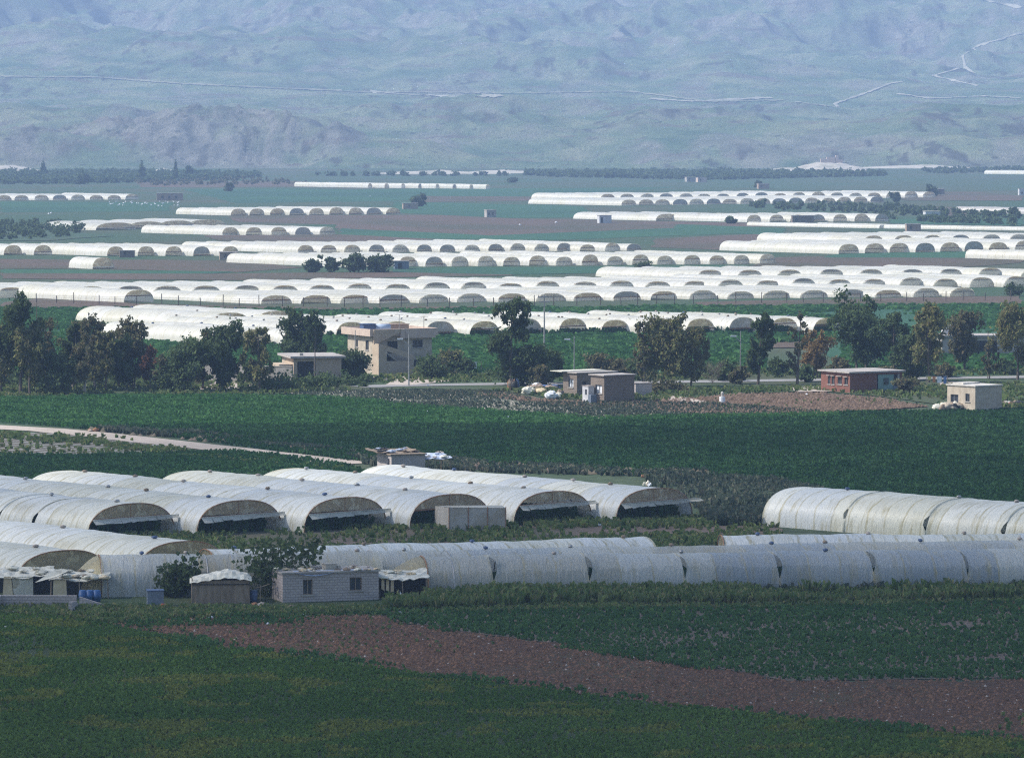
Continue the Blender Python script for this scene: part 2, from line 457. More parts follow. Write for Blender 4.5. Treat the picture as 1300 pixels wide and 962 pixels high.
MT['ground'] = M_field('valley_soil_and_weeds', (.015,.045,.024), (.06,.10,.05), (.075,.072,.048), .6, .015)
MT['far_green'] = M_field('far_crop', (.012,.055,.030), (.05,.12,.062), (.022,.062,.042), .55, .012)
MT['far_green2'] = M_field('far_crop_dull', (.018,.05,.030), (.065,.105,.06), (.06,.07,.045), .5, .012)
MT['far_brown'] = M_field('far_ploughed_soil', (.055,.040,.030), (.135,.10,.078), (.05,.06,.035), .7, .02)
MT['soil'] = M_field('ploughed_soil', (.058,.028,.015), (.13,.068,.038), (.07,.065,.03), 1.2, .09, rows=1.5, rowdir=R(-14), rowcol=(.07,.04,.027), rowamt=.8, bump=.2)
MT['soil_grey'] = M_field('bare_soil', (.10,.075,.060), (.17,.135,.11), (.07,.085,.05), 1.6, .06, bump=.1)
MT['stubble'] = M_field('pale_stubble', (.06,.065,.045), (.15,.14,.105), (.05,.075,.04), 1.9, .04, rows=1.6, rowdir=.5, rowcol=(.05,.08,.045), rowamt=.8)
MT['fallow'] = M_field('striped_fallow', (.08,.07,.055), (.13,.11,.09), (.05,.07,.045), 1.5, .04, rows=2.4, rowdir=.93, rowcol=(.30,.31,.30), rowamt=.7)
MT['croptop'] = M_field('crop_ground', (.018,.045,.030), (.032,.068,.040), (.025,.058,.036), 1.2, .02, bump=.1)
MT['croplite'] = M_field('young_crop_ground', (.03,.075,.035), (.05,.105,.045), (.04,.08,.045), 1.2, .03, bump=.1)
MT['verge'] = M_field('verge_ground', (.03,.055,.025), (.06,.09,.04), (.07,.07,.045), 1.5, .06, bump=.1)
MT['track'] = M_field('pale_dirt_track', (.34,.29,.25), (.45,.39,.34), (.30,.26,.22), 1.2, .06, bump=.04)
MT['asphalt'] = M_field('worn_asphalt', (.20,.20,.205), (.27,.265,.26), (.23,.22,.21), .8, .05, bump=.01)
MT['fieldgrass'] = M_field('grass_field_ground', (.028,.045,.02), (.05,.07,.028), (.06,.065,.03), 1.5, .04, bump=.08)

g = MB(); g.box(-2500, 2500, -260, 3380, -.6, 0)
o = part('ground', g, MT['ground']); o['kind'] = 'structure'

# far plots: (pixel polygon, material)
far_plots = [
 ('crop_plot', [(0,228),(660,222),(660,229),(0,236)], 'far_green2'), ('crop_plot', [(230,240),(433,240),(433,256),(300,258)], 'far_green'),
 ('crop_plot', [(400,241),(860,238),(700,249),(433,257)], 'far_green'), ('orchard_plot', [(170,231),(383,230),(400,238),(180,238)], 'far_brown'),
 ('crop_plot', [(640,224),(1300,222),(1300,242),(1120,242),(900,238),(660,238)], 'far_green2'),
 ('crop_plot', [(0,256),(220,257),(215,268),(0,270)], 'far_green'), ('ploughed_plot', [(290,274),(560,273),(640,277),(1000,284),(940,290),(620,300),(433,297),(425,285),(300,282)], 'far_brown'),
 ('crop_plot', [(500,256),(740,262),(760,276),(640,277),(500,270)], 'far_green'), ('ploughed_plot', [(540,249),(700,250),(720,254),(530,257)], 'far_brown'),
 ('crop_plot', [(430,290),(620,299),(900,288),(960,296),(700,305),(430,302)], 'far_green'),
 ('ploughed_plot', [(260,299),(440,298),(560,304),(430,309),(280,306)], 'far_brown'), ('ploughed_plot', [(830,303),(975,297),(985,310),(935,318),(830,314)], 'far_brown'),
 ('crop_plot', [(860,285),(1000,290),(990,298),(850,296)], 'far_green'),
 ('ploughed_plot', [(0,329),(90,330),(95,341),(0,342)], 'far_brown'), ('ploughed_plot', [(140,330),(300,331),(390,340),(300,346),(140,342)], 'far_brown'),
 ('crop_plot', [(0,342),(300,345),(270,348),(0,347)], 'far_green'), ('ploughed_plot', [(0,347),(270,348),(650,343),(650,350),(300,356),(0,354)], 'far_brown'),
 ('crop_plot', [(500,341),(960,337),(860,345),(650,349),(500,346)], 'far_green'), ('ploughed_plot', [(985,327),(1300,322),(1300,334),(1180,342),(950,341)], 'far_brown'),
 ('crop_plot', [(1060,323),(1260,318),(1260,328),(1050,327)], 'far_green'), ('ploughed_plot', [(1190,262),(1240,266),(1240,279),(1180,279)], 'far_brown'),
 ('ploughed_plot', [(1120,243),(1240,244),(1300,249),(1300,255),(1150,255)], 'far_brown'), ('crop_plot', [(1130,279),(1300,278),(1300,287),(1130,284)], 'far_green'),
 ('ploughed_plot', [(0,384),(60,378),(180,386),(420,391),(640,389),(640,392),(300,394),(150,391),(0,392)], 'far_brown'),
 ('crop_plot', [(0,392),(150,392),(400,395),(640,392),(900,390),(900,400),(640,398),(400,400),(160,410),(150,470),(0,475)], 'far_green'),
 ('ploughed_plot', [(880,384),(1300,376),(1300,386),(1000,389),(880,391)], 'far_brown'),
 ('crop_plot', [(900,391),(1300,387),(1300,476),(1050,480),(1060,422),(1070,403),(930,395)], 'far_green'),
 ('ploughed_plot', [(965,433),(1040,431),(1050,442),(970,442)], 'far_brown'),
 ('crop_plot', [(450,430),(1060,425),(1060,434),(965,434),(970,474),(640,478),(540,476),(450,440)], 'far_green'),
 ('crop_plot', [(0,290),(70,292),(140,300),(60,306),(0,306)], 'far_green2'),
]
zt = .004
for nm, px, mt in far_plots:
    zt += .004; sheet(nm, px, MT[mt], zt, 1.2, 12)

# middle and near fields
P_crop = [(-40,505),(150,503),(300,503),(420,504),(560,517),(760,530),(900,527),(1060,524),(1340,520),(1340,668),(1300,656),(1180,645),(1060,632),(985,612),(840,606),(560,592),(450,586),(200,553),(100,544),(-40,533)]
P_band = [(-40,576),(100,579),(300,573),(430,588),(470,600),(560,606),(470,640),(-40,612)]
P_fallow = [(-40,548),(100,551),(185,560),(240,571),(120,580),(-40,583)]
P_stub = [(370,500),(480,495),(620,497),(700,511),(900,513),(1060,524),(880,530),(760,532),(640,522),(520,516)]
P_brown = [(540,494),(640,497),(700,506),(820,512),(940,500),(1040,497),(1130,505),(1200,516),(1290,521),(1040,530),(900,531),(800,516),(690,512)]
P_fg_green = [(470,775),(700,775),(1000,772),(1340,764),(1340,860),(1000,864),(900,846),(740,822),(620,806),(500,790)]
P_fg_soil = [(130,792),(300,782),(480,782),(500,791),(620,807),(740,823),(900,847),(1000,865),(1340,861),(1340,944),(1000,912),(780,886),(560,858),(400,838),(280,822),(170,800)]
P_fg_grass = [(-60,781),(60,781),(130,792),(170,801),(280,823),(400,839),(560,859),(780,887),(1000,913),(1340,945),(1340,1010),(-60,1010)]
P_mid = [(-60,684),(120,686),(160,681),(480,669),(830,656),(900,655),(975,661),(1000,680),(860,702),(300,716),(-60,720)]
P_weeds = [(820,608),(985,612),(1050,626),(1000,640),(965,668),(900,668),(880,640),(830,622)]
P_verge = [(-60,752),(330,752),(560,746),(1340,738),(1340,765),(1000,773),(700,776),(480,782),(300,783),(130,793),(60,782),(-60,782)]
P_belt = [(-60,484),(240,482),(460,478),(620,476),(900,474),(1340,470),(1340,521),(1290,521),(1200,516),(1130,505),(1040,497),(940,500),(820,512),(700,506),(640,497),(540,494),(480,495),(370,500),(300,503),(150,503),(-60,505)]
sheet('verge', P_belt, MT['verge'], .10, .5)
sheet('crop_field', P_crop, MT['croptop'], .03)
sheet('crop_field', P_band, MT['croptop'], .034)
sheet('fallow_field', P_fallow, MT['fallow'], .045)
sheet('stubble_field', P_stub, MT['stubble'], .115)
P_brown = [(560,497),(640,500),(700,509),(830,510),(940,501),(1040,499),(1120,507),(1180,517),(1040,526),(900,528),(800,519),(700,515)]
sheet('ploughed_field', P_brown, MT['soil'], .13)
sheet('verge', [(a, b) for a, b in P_mid], MT['soil_grey'], .036)
sheet('weedy_ground', P_weeds, MT['verge'], .045)
sheet('verge', P_verge, MT['verge'], .03)
sheet('crop_field', P_fg_green, MT['soil_grey'], .045)
sheet('ploughed_field', P_fg_soil, MT['soil'], .06, 1.6, 2.2)
sheet('grass_field', P_fg_grass, MT['fieldgrass'], .05)
sheet('bare_soil_patch', [(1225,764),(1340,762),(1340,775),(1240,776)], MT['soil'], .07)

# roads
def ribbon(name, px, wid, mat, z):
    P = [G(*p) for p in px]; L = []; Rr = []
    for i, p in enumerate(P):
        d = (P[min(i+1, len(P)-1)]-P[max(i-1, 0)]).normalized(); n = Vector((-d.y, d.x, 0))
        L.append((p+n*wid/2)[:2]); Rr.append((p-n*wid/2)[:2])
    return sheet(name, None, mat, z, .18, 4, [tuple(a) for a in L] + [tuple(a) for a in Rr[::-1]])
ribbon('road', [(452,492),(500,490.5),(600,489),(700,488),(850,486),(950,484.5),(1100,482.5),(1200,481),(1340,479)], 5.2, MT['asphalt'], .15)
ribbon('dirt_track', [(-40,540.5),(60,546),(140,554),(220,563),(300,572),(380,581),(452,589)], 5.4, MT['track'], .07)
sheet('dirt_track', [(470,480),(560,478),(580,484),(520,490),(490,490),(500,485)], MT['track'], .158, .3)
sheet('dirt_yard', [(232,484),(320,482),(322,490),(300,495),(250,496)], MT['track'], .158, .3)
sheet('dirt_yard', [(1005,493),(1060,492),(1080,497),(1010,499)], MT['track'], .158, .3)
sheet('dirt_path', [(826,504),(850,502),(900,512),(890,515),(850,509)], MT['track'], .16, .2)
sheet('dirt_yard', [(1190,486),(1215,486),(1230,490),(1195,490)], MT['track'], .162, .2)
sheet('furrow', [(672,577),(740,561),(746,563),(690,578)], MT['soil'], .06, .2)
sheet('dirt_patch', [(0,775),(100,778),(240,771),(330,771),(320,776),(230,778),(120,787),(0,785)], MT['soil_grey'], .065, .3)

MT['dirtlump'] = M2('dirt_lump', (.08,.055,.04), (.24,.18,.14), 2.2, .95)
# vegetation and clods as real leaves
def thin(p, sc=.05, seed=3, lo=.4, hi=.62):
    def f(X, rg):
        v = fbm(X[:, 0]*sc, X[:, 1]*sc, 4, seed); return rg.random(len(X)) < np.clip((v-lo)/(hi-lo), 0, 1)*p
    return f
TH = R(36)
Wc = W(P_crop)
XC = scatter(Wc, .50, .56, TH, seed=4)
gx, gy = XC[:, 0], XC[:, 1]
lite = (gy > 560 + .25*gx + 18*(fbm(gx*.02, gy*.02, 3, 8)-.5)) & (gx < 40)  # far part of the crop gets the paler green leaf
tufts('crop_plants', XC[~lite], .34, .36, MT['crop_dark'], 2, 5, .03)
tufts('crop_plants', XC[lite], .32, .36, MT['crop_light'], 2, 6, .03)
tufts('crop_plants', scatter(W(P_band), .45, .5, TH, seed=5), .34, .36, MT['crop_dark'], 2, 7, .03)
tufts('crop_plants', scatter(W(P_fg_green), .42, .75, R(8), keep=thin(1.1, .22, 11, .12, .42), seed=6), .24, .28, MT['crop_thin'], 3, 8, .04)
clods('soil_clods', scatter(W(P_fg_green), .5, .5, 0, keep=thin(.8, .3, 12, .3, .6), seed=16), .10, MT['dirtlump'], 3, .05)
clods('soil_clods', scatter(W(P_fg_soil), .3, .42, R(-14), keep=thin(1, .2, 13, .1, .5), seed=7), .13, M2('soil_clod', (.045,.023,.013), (.20,.110,.066), 2.2, .95), 4, .05)
clods('pale_stones', scatter(W(P_fg_soil), 1.1, 1.1, 0, keep=thin(.45, .2, 14, .3, .6), seed=8), .08, MT['stone'], 5, .06)
edge_ = W([(110,788),(480,776),(520,790),(640,806),(760,824),(920,848),(1340,858),(1340,866),(900,853),(740,828),(600,810),(480,790),(180,797),(290,817),(420,834),(580,856),(780,881),(1000,907),(1340,940),(1340,951),(780,893),(540,862),(380,842),(250,824),(140,802)])
tufts('weeds', scatter(edge_, .4, .5, 0, keep=thin(1, .18, 51, .42, .62), seed=51), .24, .24, MT['crop_thin'], 3, 52, .05)
tufts('weeds', scatter(W(P_fg_soil), .9, .9, 0, keep=thin(.5, .05, 15, .45, .65), seed=9), .2, .22, MT['grass_verge'], 3, 9, .06)
tufts('grass', scatter(W([p if p[1] < 960 else (p[0], 1000) for p in P_fg_grass]), .36, .36, 0, keep=thin(1.2, .12, 5, .05, .45), seed=10), .22, .2, MT['grass_fg'], 3, 10, .04, lean=.9)
tufts('grass', scatter(W([(490,760),(560,748),(1340,740),(1340,765),(1000,773),(700,776),(480,782),(300,783),(130,793),(60,782),(-60,782),(-60,770),(130,772),(490,770)]), .42, .42, 0, keep=thin(1.2, .12, 6, .2, .5), seed=11), .30, .24, MT['grass_verge'], 3, 11, .03, lean=.8)
hv = W([(490,766),(560,758),(700,757),(1000,753),(1340,746),(1340,760),(1000,768),(700,771),(490,776)])
tufts('tall_grass', scatter(W([(120,783),(200,778),(300,776),(490,775),(490,779),(300,783),(130,790)]), .45, .45, 0, keep=thin(1.1, .15, 22, .3, .55), seed=27), .42, .26, MT['grass_verge'], 4, 27, .03, lean=.7)
tufts('tall_grass', scatter(hv, .45, .45, 0, keep=thin(1.1, .15, 21, .3, .55), seed=12), .75, .28, MT['grass_verge'], 5, 12, .03, lean=.7)
tufts('weeds', scatter(W([(540,742),(1340,735),(1340,745),(900,752),(540,757)]), .6, .6, 0, seed=25), .5, .4, MT['grass_grey'], 3, 25, .03, lean=.7)
tufts('weeds', scatter(W(P_mid), .7, .7, 0, keep=thin(1, .1, 7, .34, .58), seed=13), .38, .4, MT['grass_verge'], 3, 13, .03)
tufts('weeds', scatter(W(P_weeds), .5, .6, 0, keep=thin(1.2, .15, 9, .3, .6), seed=14), .7, .38, MT['grass_grey'], 4, 14, .03)
tufts('weeds', scatter(W([(110,544),(240,550),(450,574),(640,590),(900,600),(900,607),(640,601),(470,593),(440,579),(300,562),(120,548)]), .6, .6, 0, keep=thin(1.1, .15, 10, .35, .6), seed=15), .5, .4, MT['grass_grey'], 4, 15, .03)
clods('earth_bank', scatter(W([(100,546),(240,556),(450,579),(640,592),(900,601),(900,606),(640,599),(450,581),(300,564),(120,549)]), .7, .7, 0, keep=thin(1, .1, 17, .3, .6), seed=17), .38, MT['soil_grey'], 6, .03)
tufts('weeds', scatter(W([(-40,546),(120,559),(250,574),(440,595),(430,599),(240,581),(120,566),(-40,553)]), .8, .8, 0, keep=thin(1.1, .15, 19, .3, .6), seed=18), .32, .6, MT['grass_verge'], 3, 16, .03)
tufts('weeds', scatter(W(P_belt), 1.0, 1.0, 0, keep=lambda X, rg: thin(1.2, .06, 23, .3, .55)(X, rg) & ~inpoly(X, W([(445,499),(700,495),(1340,488),(1340,476),(850,483),(600,486.5),(445,488)])) , seed=19), .38, .45, MT['grass_verge'], 3, 17, .10)
tufts('weeds', scatter(W(P_stub), .45, .9, R(30), keep=thin(1, .1, 26, .1, .5), seed=20), .24, .25, MT['grass_grey'], 3, 18, .115)
tufts('weeds', scatter(W(P_brown), 1.5, 1.5, R(30), keep=thin(.4, .1, 27, .4, .6), seed=21), .25, .28, MT['grass_verge'], 2, 19, .13)
clods('soil_clods', scatter(W(P_brown), .5, .6, 0, keep=thin(1, .2, 28, .1, .5), seed=22), .20, M2('dry_clod', (.05,.033,.023), (.18,.125,.09), 1.3, .95), 8, .13)
tufts('weeds', scatter(W(P_fallow), .9, 2.4, .93, keep=thin(.7, .1, 29, .35, .6), seed=23), .35, .5, MT['grass_verge'], 3, 20, .045)
clods('pale_stones', scatter(W(P_stub), .7, .7, 0, seed=46), .085, MT['stone'], 46, .115)
# field between the long greenhouse row and the road
tufts('crop_plants', scatter(W([(450,434),(1060,428),(1060,434),(965,436),(970,472),(640,475),(540,473),(450,442)]), 1.1, 1.1, TH, seed=24), .6, 1.0, MT['crop_light'], 2, 21, .1)

gap_a = W([(-30,392),(150,393),(400,396),(640,393),(900,391),(1340,387),(1340,470),(1070,472),(1070,426),(450,434),(450,476),(330,478),(-30,480)])
tufts('crop_plants', scatter(gap_a, 1.25, 1.25, TH, keep=thin(1.3, .03, 35, .25, .45), seed=44), .55, 1.1, MT['crop_light'], 2, 41, .06)
# ------------------------------------------------------------------ mountains
def bluff(x, y):
    r1_ = np.sqrt(((x+208)/118)**2 + ((y-3600)/170)**2) + .25*(fbm(x*.02, y*.01, 3, 91)-.5)
    r2_ = np.sqrt(((x+350)/62)**2 + ((y-3560)/120)**2) + .25*(fbm(x*.02, y*.01, 3, 92)-.5)
    s = lambda r, k: np.tanh(np.clip((1-r)*k, 0, 3))
    return 17*s(r1_, 2.2) + 7*s(r2_, 1.6)
def gully(x, y):
    u = x/19 + fbm(x*.025, y*.008, 3, 61)*7 + (y-3560)*.006
    a = np.abs((u % 1)-.5)*2; b = np.abs(((u*2.7+fbm(x*.06, y*.02, 2, 66)*3) % 1)-.5)*2
    return np.clip(.7*a + .3*b + .35*(vnoise(np.floor(u), u*0, 5)-.5), 0, 1.1)
def terr(x, y):
    prof = np.interp(y, [3250, 3380, 3480, 3640, 4000, 4500, 5100, 5900, 6800, 8000, 9400], [-14, -6, 8, 22, 34, 50, 92, 160, 240, 380, 520])
    foot = np.clip((y-3300)/220, 0, 1)*np.clip((4700-y)/700, 0, 1)
    wx = x + 90*(fbm(x*.004, y*.004, 3, 31)-.5); wy = y + 120*(fbm(x*.004, y*.004, 3, 33)-.5)
    r1 = 1-np.abs(2*fbm(wx/260, wy/330, 3, 41)-1)
    r2 = 1-np.abs(2*fbm(wx/85, wy/150, 3, 47)-1)
    lump = fbm(wx/190, wy/230, 3, 55)
    z = prof + foot*((r1-.72)*34 + (r2-.72)*20 + (lump-.5)*30)
    # eroded badland bluff on the left
    bf_ = bluff(x, y); z = z + bf_*(1 - .68*(1-gully(x, y))*np.clip(1.25-bf_/20, .12, 1))
    m = np.clip((y-4600)/900, 0, 1)
    r3 = 1-np.abs(2*fbm(wx/520, wy/900, 4, 71)-1)
    r4 = 1-np.abs(2*fbm(wx/150, wy/420, 4, 77)-1)
    # broad valley coming down right of centre
    val = np.exp(-((x-200-(y-5000)*.06)/150)**2)
    z = z + m*((r3-.7)*150 + (r4-.72)*70 - val*30*np.clip((y-5000)/1500, 0, 1)) + np.clip((y-3400)/600, 0, 1)*((fbm(x/40, y/60, 5, 81, .6)-.5)*9 + m*(.5-np.abs(fbm(x/70, y/160, 4, 83, .6)-.5)*2)*14)
    flat = np.clip((y-3330)/160, 0, 1)
    return np.where(y < 3330, -2.0, z*flat + (1-flat)*(-2))
xs = np.concatenate([np.linspace(-2400, -800, 90)[:-1], np.linspace(-800, 800, 640), np.linspace(800, 2400, 90)[1:]])
ys = np.concatenate([np.linspace(3330, 4700, 400)[:-1], np.linspace(4700, 7400, 460)[:-1], np.linspace(7400, 9400, 60)])
XX, YY = np.meshgrid(xs, ys); ZZ = terr(XX, YY)
nx, ny = len(xs), len(ys)
ii = (np.arange(ny-1)[:, None]*nx + np.arange(nx-1)[None]).ravel()
me = mesh_np('hills', np.stack([XX.ravel(), YY.ravel(), ZZ.ravel()], 1), np.stack([ii, ii+1, ii+nx+1, ii+nx], 1), True)
gy_, gx_ = np.gradient(ZZ, ys, xs)
slope = np.sqrt(gx_**2 + gy_**2); bl = bluff(XX, YY); gu = gully(XX, YY)
bare = np.clip(slope*1.1-.28, 0, 1)*.9 + np.clip((fbm(XX/60, YY/110, 5, 95, .65)-.52)*5, 0, .7) + np.clip(bl/9, 0, 1)*(.25+.5*gu)*np.clip(1.3-np.abs(bl-11)/14, 0, 1)
outc = np.clip((fbm(XX/14, YY/55, 4, 97, .7)-.60)*12, 0, 1)*np.clip((fbm(XX/160, YY/260, 3, 98)-.45)*6, 0, 1)
for nm_, ar in (('bare', np.clip(bare, 0, 1)), ('outcrop', outc)):
    at = me.attributes.new(nm_, 'FLOAT', 'POINT'); at.data.foreach_set('value', ar.astype(np.float32).ravel())
m, nt, out = nodes_of('grassy_hillside')
co = N(nt, 'ShaderNodeTexCoord').outputs['Object']
ge = N(nt, 'ShaderNodeNewGeometry'); sp = N(nt, 'ShaderNodeSeparateXYZ'); nt.links.new(ge.outputs['Normal'], sp.inputs[0])
grass = ramp(nt, noise_n(nt, .012, 7, .65, vec=co), [(.36, (.085,.16,.09)), (.5, (.17,.24,.14)), (.64, (.28,.32,.20))])
rock = ramp(nt, noise_n(nt, .03, 6, .7, vec=co), [(.38, (.17,.165,.155)), (.62, (.36,.34,.31))])
k = N(nt, 'ShaderNodeAttribute'); k.attribute_name = 'bare'
col = mix(nt, math_n(nt, 'MULTIPLY', k.outputs['Fac'], .85), grass, rock)
k = N(nt, 'ShaderNodeAttribute'); k.attribute_name = 'outcrop'
col = mix(nt, math_n(nt, 'MULTIPLY', k.outputs['Fac'], .8), col, (.06,.055,.05))
# rock bands following the layers
sz = N(nt, 'ShaderNodeSeparateXYZ'); nt.links.new(co, sz.inputs[0])
zz = math_n(nt, 'ADD', math_n(nt, 'MULTIPLY', sz.outputs[2], .045), math_n(nt, 'MULTIPLY', noise_n(nt, .004, 5, .6, vec=co), 3.0))
band = math_n(nt, 'GREATER_THAN', math_n(nt, 'SINE', math_n(nt, 'MULTIPLY', zz, 9)), .72)
band = math_n(nt, 'MULTIPLY', band, ramp(nt, noise_n(nt, .015, 5, .7, vec=co), [(.48, (0,)*3), (.6, (.75,)*3)]))
col = mix(nt, band, col, (.17,.14,.125))
dots = N(nt, 'ShaderNodeTexVoronoi'); dots.inputs['Scale'].default_value = .06; nt.links.new(co, dots.inputs['Vector'])
col = mix(nt, math_n(nt, 'MULTIPLY', math_n(nt, 'LESS_THAN', dots.outputs['Distance'], .16), .6), col, (.05,.06,.05))
principled(nt, out, col, .95, noise_n(nt, .035, 10, .78, vec=co), 16, .1)
o = part('hills', me, m); o['kind'] = 'structure'

def pick(px, py, lo=3350, hi=9300):
    u, a, b = ray(px, py)
    t = np.linspace(lo, hi, 3000)
    h = terr(u*t, a*t); zr = CAMH + b*t
    i = int(np.argmax(h >= zr)); 
    return Vector((u*t[i], a*t[i], h[i]))
def hill_ribbon(name, px, wid, mat, lift=.8):
    pts = []
    for (x0, y0), (x1, y1) in zip(px, px[1:]):
        n = max(2, int(abs(x1-x0)/5)+int(abs(y1-y0)/3))
        pts += [pick(x0+(x1-x0)*i/n, y0+(y1-y0)*i/n) for i in range(n)]
    # drop jumps over ridges
    V = []; F = []; rn = random.Random(len(pts))
    sm = [pts[0]]
    for p in pts[1:]: sm.append(p if abs(p.y-sm[-1].y) < 140 else Vector((p.x, sm[-1].y + (60 if p.y > sm[-1].y else -60), 0)))
    for i, p in enumerate(sm):
        d = Vector((1, 0)) if len(sm) < 2 else (sm[min(i+1, len(sm)-1)].xy - sm[max(i-1, 0)].xy)
        d.normalize(); n = Vector((-d.y, d.x)); w_ = wid*rn.uniform(.6, 1.3)
        for k in (-1, -.33, .33, 1):
            q = p.xy + n*w_*k/2; z = float(terr(np.array([q.x]), np.array([q.y]))[0]); V.append((q.x, q.y, z+lift))
        if i:
            b = len(V)-8
            for k in range(3): F.append((b+k, b+k+1, b+5+k, b+4+k))
    me = bpy.data.meshes.new(name); me.from_pydata(V, [], F); me.update()
    o = part(name, me, mat); o['kind'] = 'structure'; return o
MT['hillroad'] = M2('pale_cutting', (.20,.20,.16), (.31,.30,.25), .05, .95)
MT['hilldark'] = M2('brown_cutting', (.15,.16,.11), (.20,.20,.15), .05, .95)
hill_ribbon('hill_road', [(0,98),(120,99),(230,107),(330,112),(470,118),(650,119),(800,117),(900,130),(1000,128)], 6, MT['hilldark'])
hill_ribbon('hill_track', [(470,117),(520,121),(600,124),(640,121)], 12, MT['hillroad'])
hill_ribbon('hill_track', [(825,126),(880,130),(930,127),(985,125)], 9, MT['hillroad'])
hill_ribbon('hill_track', [(1010,130),(1050,136),(1100,119),(1130,107),(1150,104)], 4, MT['hillroad'])
hill_ribbon('hill_track', [(1140,120),(1180,126),(1250,123),(1300,126)], 5, MT['hillroad'])
hill_ribbon('hill_track', [(1183,97),(1245,111)], 3, MT['hillroad'])
hill_ribbon('hill_track', [(1183,98),(1225,86),(1222,72),(1240,60),(1300,42)], 3, MT['hillroad'])
hill_ribbon('hill_track', [(1245,0),(1300,12)], 4, MT['hillroad'])
# pale spoil mounds at the foot of the hills
def mound(cx, cy, rx, ry, h, seed, name='spoil_mound'):
    c = G(cx, cy); a = np.linspace(-1, 1, 41); X, Y = np.meshgrid(a, a)
    r = np.sqrt(X*X+Y*Y); Z = np.clip(1-r, 0, 1)**.8*h*(.6+.8*fbm(X*3+seed, Y*3, 4, seed)) - .5
    V = np.stack([(c.x+X*rx).ravel(), (c.y+Y*ry).ravel(), Z.ravel()], 1)
    i = (np.arange(40)[:, None]*41+np.arange(40)[None]).ravel()
    o = part(name, mesh_np(name, V, np.stack([i, i+1, i+42, i+41], 1), True), MT['palestone']); o['kind'] = 'structure'
mound(1050, 217.5, 32, 50, 8.0, 3); mound(1000, 218, 34, 30, 3.5, 5); mound(560, 220.5, 52, 40, 2.6, 7); mound(640, 219.5, 36, 35, 2.6, 8)
mound(8, 217, 26, 40, 5, 9); mound(208, 218, 16, 30, 2.5, 10); mound(1180, 213, 70, 60, 3.5, 12); mound(1285, 211, 30, 50, 3.5, 14)
# ------------------------------------------------------------------ greenhouses
def arc_pt(w, h, a, k=1.0):
    c, s = math.cos(a), math.sin(a)
    return (w/2*k*math.copysign(abs(c)**.8, c), h*k*max(s, 0)**.8)

def cover_mesh(w, h, L, seed=0, panel=2.2, sag=.02, slits=(), nseg=18, wave=.03):
    rn = random.Random(seed)
    cols = []      # (y, k, slit or None, side)
    npan = max(2, round(L/panel)); P = L/npan
    for i in range(npan+1):
        y = i*P
        cols.append((y, 1.0, None, 0))
        if i < npan: cols.append((y+P*.5, 1-sag*rn.uniform(.4, 1.4), None, 0))
    for (y, s0, s1, gap) in slits:
        cols = [c for c in cols if abs(c[0]-y) > .35]
        cols += [(y-.35, 1.0, None, 0), (y-.001, 1.0, (s0, s1, gap), -1), (y+.001, 1.012, (s0, s1, gap), 1), (y+.35, 1.0, None, 0)]
    cols.sort(key=lambda c: c[0])
    ph = rn.uniform(0, 50); V = []; n1 = nseg+1
    for (y, k, sl, sd) in cols:
        kz = 1 + wave*(math.sin(y*.31+ph)*.6 + math.sin(y*.83+ph*2)*.4)
        dx = .06*math.sin(y*.5+ph)
        for j in range(n1):
            a = math.pi*j/nseg; x, z = arc_pt(w, h, a, k); yy = y
            if sl and sl[0] < j/nseg < sl[1]:
                g = sl[2]*math.sin(math.pi*(j/nseg-sl[0])/(sl[1]-sl[0])); yy += sd*g*(1.0 if sd > 0 else .25)
            V.append((x+dx, yy, z*kz))
    F = []
    for i in range(len(cols)-1):
        if cols[i][2] and cols[i][3] < 0:
            s0, s1, _ = cols[i][2]
            rngj = [j for j in range(nseg) if not (s0 <= (j+.5)/nseg <= s1)]
        else: rngj = range(nseg)
        for j in rngj:
            a = i*n1+j; F.append((a, a+n1, a+n1+1, a+1))
    return mesh_np('cover', V, F, True)

def arch_poly(w, h, z0=0.0, n=22, k=.985):
    pts = [arc_pt(w, h, math.pi*j/n, k) for j in range(n+1)]
    pts = [p for p in pts if p[1] >= z0]
    return pts
def end_panel(w, h, y, z0=0.0):
    mb = MB(); P = arch_poly(w, h, z0)
    if z0 > 0:
        mb.poly([(x, y, z) for x, z in P])
    else: mb.poly([(x, y, z) for x, z in P])
    return mb
def hoop_mb(w, h, y, r=.05):
    mb = MB(); mb.tube([(x, y, z) for x, z in arch_poly(w, h, 0, 16, 1.0)], r, 5); return mb

